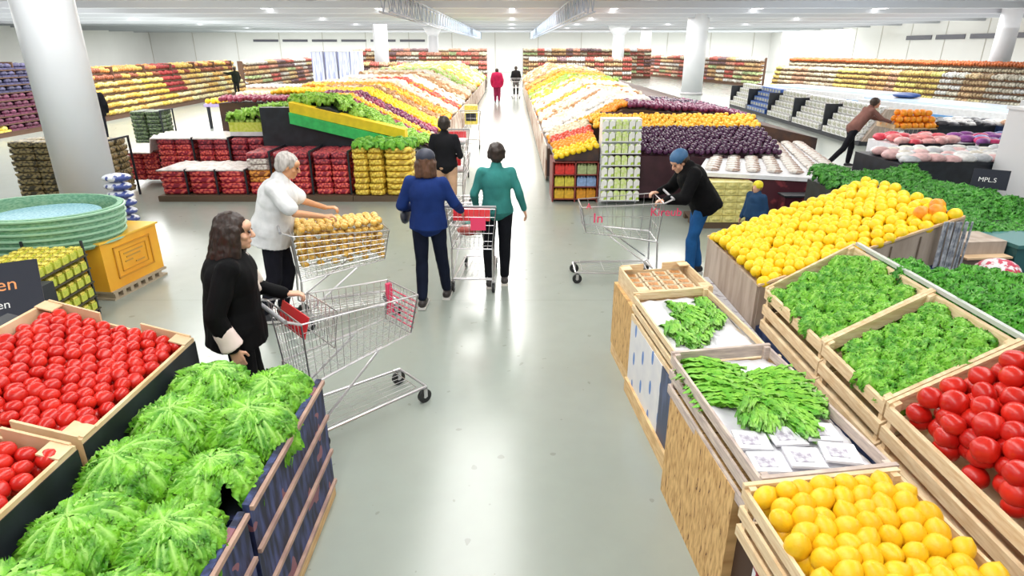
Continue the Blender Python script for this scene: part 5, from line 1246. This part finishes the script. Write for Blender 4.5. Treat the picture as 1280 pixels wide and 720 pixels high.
sc_ = MB(); sc_.cap((.04, .10, 1.39), (.02, .17, 1.15), .022, .02, 10); sc_.cap((.0, .12, 1.38), (-.01, .19, 1.2), .022, .018, 10)
remeshed(sc_, 'scarf', mat('pale_scarf', (.78, .68, .62), .8, var=.3, scale=20), W, .008, 3)
# -- man in white T-shirt leaning on his trolley
M2 = person('broad man in a white T-shirt and black trousers leaning on a trolley of golden packs', (-2.34, 5.80, 0), R(-80),
   dict(head=(0, .23, 1.56), neck=(0, .14, 1.44), chest=(0, .09, 1.26), waist=(0, .04, 1.07), pelvis=(0, -.01, .94), sL=(-.20, .10, 1.38), sR=(.20, .10, 1.38), eL=(-.27, .28, 1.16), wL=(-.2, .50, 1.10), eR=(.28, .28, 1.17), wR=(.24, .52, 1.12), kL=(-.1, .08, .5), aR=(.1, -.15, .1), kR=(.1, -.02, .49)),
   hh=(R(0), R(-22)), top=(.84, .85, .87), legs=(.012, .012, .02), hairc=(.62, .58, .55), topname='t_shirt', sleeves='short', hem=.84, puff=.028, wide=1.22, vox=.009, legwide=1.15,
   skinm=mat('tan_skin', (.66, .32, .16), .5, var=.1, scale=12), handargs={'L': ((.1, 1, 0), (0, 0, 1), .9), 'R': ((-.1, 1, 0), (0, 0, 1), .9)})
# -- blue sweater woman
B3 = person('woman in a navy blue sweater walking away with a trolley', (-.86, 6.16, 0), R(-4),
   dict(wR=(.30, .30, .98), eR=(.27, .03, 1.12), eL=(-.27, -.02, 1.10), wL=(-.19, .20, 1.02), kL=(-.09, -.01, .48), aL=(-.085, -.10, .095), kR=(.1, .12, .5), aR=(.12, .22, .085)),
   hh=(0, R(-4)), top=(.012, .035, .17), legs=(.008, .012, .03), hairc=(.12, .05, .025), hair='bob', topname='sweater', hem=.90, puff=.012, wide=1.0, vox=.009, cap=((.03, .035, .06), 'c'), shoe=(.04, .03, .03))
bg = MB(); bg.sph((0, 0, 0), (.05, .13, .09), 16, 10, 0, TR(-.26, .10, .97)); remeshed(bg, 'shoulder_bag', mat('dark_bag', (.03, .035, .05), .4), B3, .009, 3)
# -- teal sweater woman
T4 = person('woman with short dark hair in a teal sweater and black leggings walking away', (-.17, 6.72, 0), R(2),
   dict(eL=(-.245, -.02, 1.10), wL=(-.225, .10, .90), eR=(.25, -.03, 1.10), wR=(.31, .06, .90), kR=(.09, .05, .48), aR=(.085, .08, .085), aL=(-.09, -.03, .09)),
   hh=(R(4), R(-3)), top=(.045, .25, .235), legs=(.008, .009, .014), hairc=(.035, .02, .015), topname='sweater', hem=.93, wide=.98, vox=.009, shoe=(.06, .05, .05), sole=(.8, .75, .7))
# -- woman beyond with beige shorts
P5 = person('person in a black top and beige shorts walking ahead of the navy sweater woman', (-1.02, 9.5, 0), 0,
   dict(wL=(-.2, .28, 1.0), wR=(.2, .28, 1.0)), top=(.012, .012, .015), legs=(.68, .42, .27), hairc=(.03, .02, .015), topname='top', legname='shorts', short=True, vox=.013, detail=False, hem=.95, hair='short')
# -- black jacket, jeans, bowed over a trolley
P6 = person('person in a puffy black jacket and blue jeans bowed over a trolley', (2.22, 7.08, 0), R(90),
   dict(head=(.03, .30, 1.38), neck=(0, .20, 1.33), chest=(0, .13, 1.18), waist=(0, .03, 1.03), pelvis=(0, -.03, .92), sL=(-.19, .17, 1.28), sR=(.19, .17, 1.28), eL=(-.27, .28, 1.02), wL=(-.17, .46, .98), eR=(.27, .30, 1.03), wR=(.18, .46, 1.0), kL=(-.09, .1, .48), aL=(-.09, .08, .085), kR=(.1, .02, .48), aR=(.1, -.06, .085)),
   hh=(R(25), R(-32)), top=(.003, .003, .004), legs=(.02, .11, .32), hairc=(.06, .03, .02), topname='puffer_jacket', legname='jeans', hem=.86, puff=.028, wide=1.05, vox=.009, cap=((.04, .13, .28), 'c'),
   handargs={'L': ((.1, 1, -.1), (0, 0, 1), .9), 'R': ((-.1, 1, -.1), (0, 0, 1), .9)}, shoe=(.02, .02, .03))
# -- child with the yellow beanie
P7 = person('child with a yellow beanie in a dark blue jacket behind the yellow fruit bin', (3.12, 7.75, 0), R(120), None, top=(.02, .06, .14), legs=(.02, .02, .04), hair='short', hairc=(.5, .3, .08), topname='jacket', puff=.03, vox=.012, sc=.62, detail=False, cap=((.88, .72, .03), 'beanie'))
# -- far people
P8 = person('person in dark clothes by the far left racks, behind the thick left pillar', (-11.9, 18.3, 0), R(30), None, top=(.01, .01, .015), legs=(.02, .02, .03), topname='coat', vox=.02, detail=False, puff=.03, hem=.8)
P9 = person('person in a patterned top and black trousers pushing the trolley of orange fruit', (7.75, 14.4, 0), R(-90),
   dict(head=(0, .42, 1.44), neck=(0, .34, 1.36), chest=(0, .27, 1.20), waist=(0, .13, 1.03), pelvis=(0, .03, .90), hL=(-.09, .02, .86), hR=(.09, .02, .86), sL=(-.18, .30, 1.30), sR=(.18, .30, 1.30), eL=(-.24, .50, 1.12), wL=(-.2, .74, 1.05), eR=(.24, .5, 1.12), wR=(.2, .74, 1.05), kL=(-.1, .12, .46), aL=(-.1, .1, .085), kR=(.1, -.16, .46), aR=(.1, -.42, .12)),
   top=(.25, .12, .10), legs=(.01, .01, .015), topname='patterned_top', vox=.015, detail=False)
P10 = person('distant person in a red patterned dress near the far end of the aisle', (-.75, 32.5, 0), 0, None, top=(.55, .02, .10), legs=(.35, .03, .1), topname='dress_top', legname='skirt', vox=.03, detail=False, puff=.08, hem=.78, legwide=1.3)
P11 = person('distant person in black with a pale trolley at the far end of the aisle', (.22, 36.5, 0), 0, None, top=(.01, .01, .012), legs=(.02, .02, .02), topname='coat', vox=.03, detail=False, puff=.03)
P12 = person('distant person in dark clothes at the far end of the left rack, spread arms', (-15.1, 35.5, 0), R(60), dict(eL=(-.4, 0, 1.3), wL=(-.6, .1, 1.35)), top=(.015, .02, .015), legs=(.02, .02, .02), topname='coat', vox=.03, detail=False, puff=.03)
P13 = None and person('distant dark haired person with a child seat trolley left of the aisle beyond the plums', (-1.15, 14.6, 0), R(-10), None, top=(.65, .55, .55), legs=(.05, .08, .06), hairc=(.02, .015, .01), topname='top', vox=.018, detail=False)

# ================================================================ TROLLEYS
def wirepanel(mb, A, B, Cc, D, nu, nv, r, edge=None):
    """quad A-B (bottom) D-C (top); nu verticals, nv horizontals"""
    A, B, Cc, D = map(V, (A, B, Cc, D))
    for i in range(nu+1): mb.tube(A.lerp(B, i/nu), D.lerp(Cc, i/nu), r, 4)
    for j in range(nv+1): mb.tube(A.lerp(D, j/nv), B.lerp(Cc, j/nv), r, 4)
    if edge:
        for p, q in ((A, B), (B, Cc), (Cc, D), (D, A)): mb.tube(p, q, edge, 6)
def trolley(label, loc, rz, front='pink', seat=True, name='shopping_trolley', lower=True, dens=1.0, letter=None, group=None, basket=True):
    T = thing(name, label, 'trolley', loc, rz)
    wb_, wf, y0, y1, zb0, zb1, zt0, zt1 = .27, .21, -.42, .46, .52, .62, .98, .92
    a, b, c, d = (-wb_*.82, y0, zb0), (wb_*.82, y0, zb0), (wf*.85, y1-.06, zb1), (-wf*.85, y1-.06, zb1)
    A, B, Cc, D = (-wb_, y0-.03, zt0), (wb_, y0-.03, zt0), (wf, y1, zt1), (-wf, y1, zt1)
    r = .0024
    nn = lambda k: max(3, int(k*dens))
    if basket:
        m = MB(); wirepanel(m, a, b, c, d, nn(8), nn(10), r, .005); m.build('basket_floor', chrome, T)
        for p in ((a, d, D, A), (b, c, Cc, B)): m = MB(); wirepanel(m, *p, nn(16), nn(7), r, .006); m.build('side_panel', chrome, T)
        m = MB(); wirepanel(m, d, c, Cc, D, nn(9), nn(8), r, .006); m.build('front_panel', chrome, T)
        m = MB(); wirepanel(m, a, b, B, A, nn(9), nn(5), r, .006); m.build('rear_gate', chrome, T)
    if front == 'pink':
        c_, d_, C2, D2 = map(V, (c, d, Cc, D)); m = MB()
        for j in range(1, 7):
            t = j/7.5; p = d_.lerp(D2, t)+V((0, .008, 0)); q = c_.lerp(C2, t)+V((0, .008, 0)); m.tube(p, q, .0055, 5)
        m.build('front_slats', pinkpl, T, label='pinkish red plastic slats')
        m = MB(); m.bb(-wf*.95, -wf*.80, y1-.03, y1+.012, .66, .9); m.build('corner_guard', pinkpl, T, label='pinkish red corner guard')
    if front == 'text':
        for txt, sz, x, z in letter:
            cu = bpy.data.curves.new('t', 'FONT'); cu.body = txt; cu.size = sz; cu.extrude = .003
            o = bpy.data.objects.new('lettering', cu); C.objects.link(o)
            me = bpy.data.meshes.new_from_object(o.evaluated_get(bpy.context.evaluated_depsgraph_get())); bpy.data.objects.remove(o)
            # on the left side panel (x = -w), reading from the side
            me.transform(Matrix.Translation((-wb_-.0, x, z)) @ Matrix.Rotation(-PI/2, 4, 'Z') @ Matrix.Rotation(PI/2, 4, 'X'))
            me.materials.clear(); me.materials.append(pinkpl)
            q = bpy.data.objects.new('lettering', me); C.objects.link(q); q.parent = T; q['label'] = 'red lettering'
    # handle
    m = MB(); m.tube((-wb_-.01, y0-.13, 1.03), (wb_+.01, y0-.13, 1.03), .014, 10); m.build('handle', mat('grey_handle', (.3, .3, .32), .4), T)
    for s in (-1, 1): m = MB(); m.tube((s*wb_, y0-.03, zt0), (s*wb_, y0-.13, 1.03), .009, 6); m.build('handle_bracket', chrome, T)
    if seat:
        m = MB(); wirepanel(m, (-wb_*.8, y0+.20, zt0-.26), (wb_*.8, y0+.20, zt0-.26), (wb_*.85, y0+.24, zt0+.0), (-wb_*.85, y0+.24, zt0+.0), 8, 4, r, .005); m.build('child_seat', chrome, T)
        MB().add(*(lambda mm: (mm.v, mm.f))(MB().box((0, 0, 0), (wb_*1.5, .008, .15)))).build('seat_flap', redpl, T, loc=(0, y0+.03, zt0-.07), rot=(R(-18), 0, 0), label='red plastic flap')
    # frame
    m = MB()
    for s in (-1, 1):
        x = s*wb_*.85
        m.path([(x, y0, zb0), (x, y0-.02, .16), (x, -.38, .13), (s*wf*.9, .50, .13)], .011, 8)
        m.tube((x, y0, zb0-.0), (s*wf*.85, .15, zb0+.07), .009, 6); m.tube((x, y0+.03, .20), (s*wf*.85, .12, zb0+.05), .009, 6)
    m.tube((-wb_*.85, y0, .16), (wb_*.85, y0, .16), .010, 8); m.tube((-wf*.9, .50, .13), (wf*.9, .50, .13), .010, 8)
    m.build('frame', chrome, T)
    if lower:
        m = MB(); wirepanel(m, (-wb_*.8, -.35, .15), (wb_*.8, -.35, .15), (wf*.85, .42, .15), (-wf*.85, .42, .15), 7, 3, r, .004); m.build('lower_tray', chrome, T)
    for (x, y) in ((-wb_*.85, -.40), (wb_*.85, -.40), (-wf*.9, .48), (wf*.9, .48)):
        m = MB(); m.tube((x-.014, y, .056), (x+.014, y, .056), .056, 16); wq = m.build('wheel', black, T)
        m = MB(); m.tube((x-.016, y, .056), (x+.016, y, .056), .018, 10); m.build('hub', chrome, wq)
        m = MB(); m.bb(x-.022, x-.017, y-.016, y+.016, .05, .13).bb(x+.017, x+.022, y-.016, y+.016, .05, .13).bb(x-.022, x+.022, y-.016, y+.016, .115, .13); m.build('caster_fork', chrome, T)
    return T
trolley('empty wire shopping trolley with pinkish red front slats pushed by the woman in black', (-1.17, 4.02, 0), R(-48))
trolley('wire trolley full of golden packs pushed by the man in white', (-1.72, 5.88, 0), R(-66), front=None, seat=False)
gp = MB().sph((0, 0, .03), (.045, .035, .03), 8, 6).mesh('golden_pack', [mat('golden_pack', (.62, .33, .04), .45, col2=(.78, .56, .18), scale=40, ramp=(.45, .55))], True)
Mc = TR(-1.72, 5.88, 0) @ Matrix.Rotation(R(-66), 4, 'Z')
for l in range(6):
    for x, y in hexfill(-.19+.006*l*-1, .19, -.36, .40, .078 if l == 5 else .085):
        if l < 5 and abs(x) < .12 and -.3 < y < .32: continue
        put('gold', 'golden_pack', gp, Mc @ TR(x*(1-.12*(y+.4)), y, .63+l*.068) @ Matrix.Rotation(random.uniform(0, 6), 4, 'Z'), 'golden pack in the trolley of the man in white', 'pack', 'golden packs in the trolley')
trolley('wire trolley with a red badge pushed by the navy sweater woman', (-.42, 6.95, 0), R(-3), front='text', letter=[])
rb_ = MB(); rb_.bb(-.08, .08, -.012, 0, -.07, .07); tag(rb_.build('red_tag', pinkpl, None, loc=(-.36, 6.34, .86)), 'small pinkish red tag at the back of the navy sweater woman\'s trolley', 'tag')
for i, (x, y, z, c) in enumerate(((-.5, 6.85, .60, (.55, .1, .08)), (-.38, 6.9, .60, (.6, .5, .4)), (-.46, 7.05, .62, (.1, .3, .25)), (-.40, 7.15, .62, (.7, .55, .5)), (-.5, 7.2, .62, (.75, .7, .72)))):
    put('tp', 'soft_pack', SP, TRS(x, y, z, .9, i), 'small packet lying in the navy sweater woman\'s trolley', 'packet', 'packets in the trolley by the navy sweater woman', c)
trolley('empty wire trolley with red lettering pushed by the person in jeans', (1.25, 7.02, 0), R(90), front='text', letter=[('Kireub', .13, -.30, .84), ('In', .16, .34, .76), ('A', .09, .42, .92)], seat=False, dens=.55)
trolley('wire trolley of white bags ahead of the person in beige shorts', (-.98, 10.35, 0), R(-6), front=None, dens=.6)
for i in range(5): put('tp2', 'soft_pack', SP, TRS(-1.08+.1*(i % 3), 10.2+.16*(i//2), .66, 1, i), 'pale packet in the trolley ahead of the person in beige shorts', 'packet', 'pale packets ahead of the beige shorts', (.8, .75, .75))
trolley('wire trolley of white bags just beyond the person in beige shorts, at the island edge', (-1.2, 13.6, 0), R(5), front=None, dens=.6)
for i in range(6): put('tp3', 'soft_pack', SP, TRS(-1.3+.1*(i % 3), 13.4+.18*(i//3), .68, 1.1, i), 'white packet in the trolley at the left island edge', 'packet', 'white packets in the trolley at the left island edge', (.75, .75, .78))
t6 = trolley('trolley stacked with a tall yellow carton left of the aisle', (-1.12, 17.6, 0), 0, front=None, dens=.5, seat=False)
T = thing('carton_box', 'tall yellow carton standing in the trolley left of the aisle', 'box', (-1.12, 17.5, .64)); MB().bb(-.17, .17, -.15, .2, 0, .5).build('body', mat('yellow_carton', (.85, .72, .12), .5, var=.3, scale=20), T); MB().bb(-.14, .14, -.16, -.15, .1, .3).build('print_panel', dark, T)
trolley('trolley heaped with orange fruit on the right side aisle', (9.05, 14.4, 0), R(-90), front=None, dens=.6, seat=False)
oc = MB()
for l in range(3):
    for x, y in hexfill(-.5+l*.1, .5-l*.1, -.3+l*.06, .3-l*.06, .14): put('fr_orange_t', 'orange', FR['orange'], TRS(9.05+x, 14.4+y, .98+l*.13, 1.5), 'orange heaped on the trolley on the right side aisle', 'orange', 'oranges on the trolley')
MB()
tt = thing('fruit_tray', 'wide tray under the orange fruit on the trolley', 'tray', (9.05, 14.4, .99)); MB().bb(-.56, .56, -.36, .36, -.08, -.05).bb(-.56, -.54, -.36, .36, -.05, .02).bb(.54, .56, -.36, .36, -.05, .02).build('body', card, tt)
trolley('pale trolley pushed by the distant person in black', (.22, 35.6, 0), PI, front=None, dens=.4, seat=False)
flush()
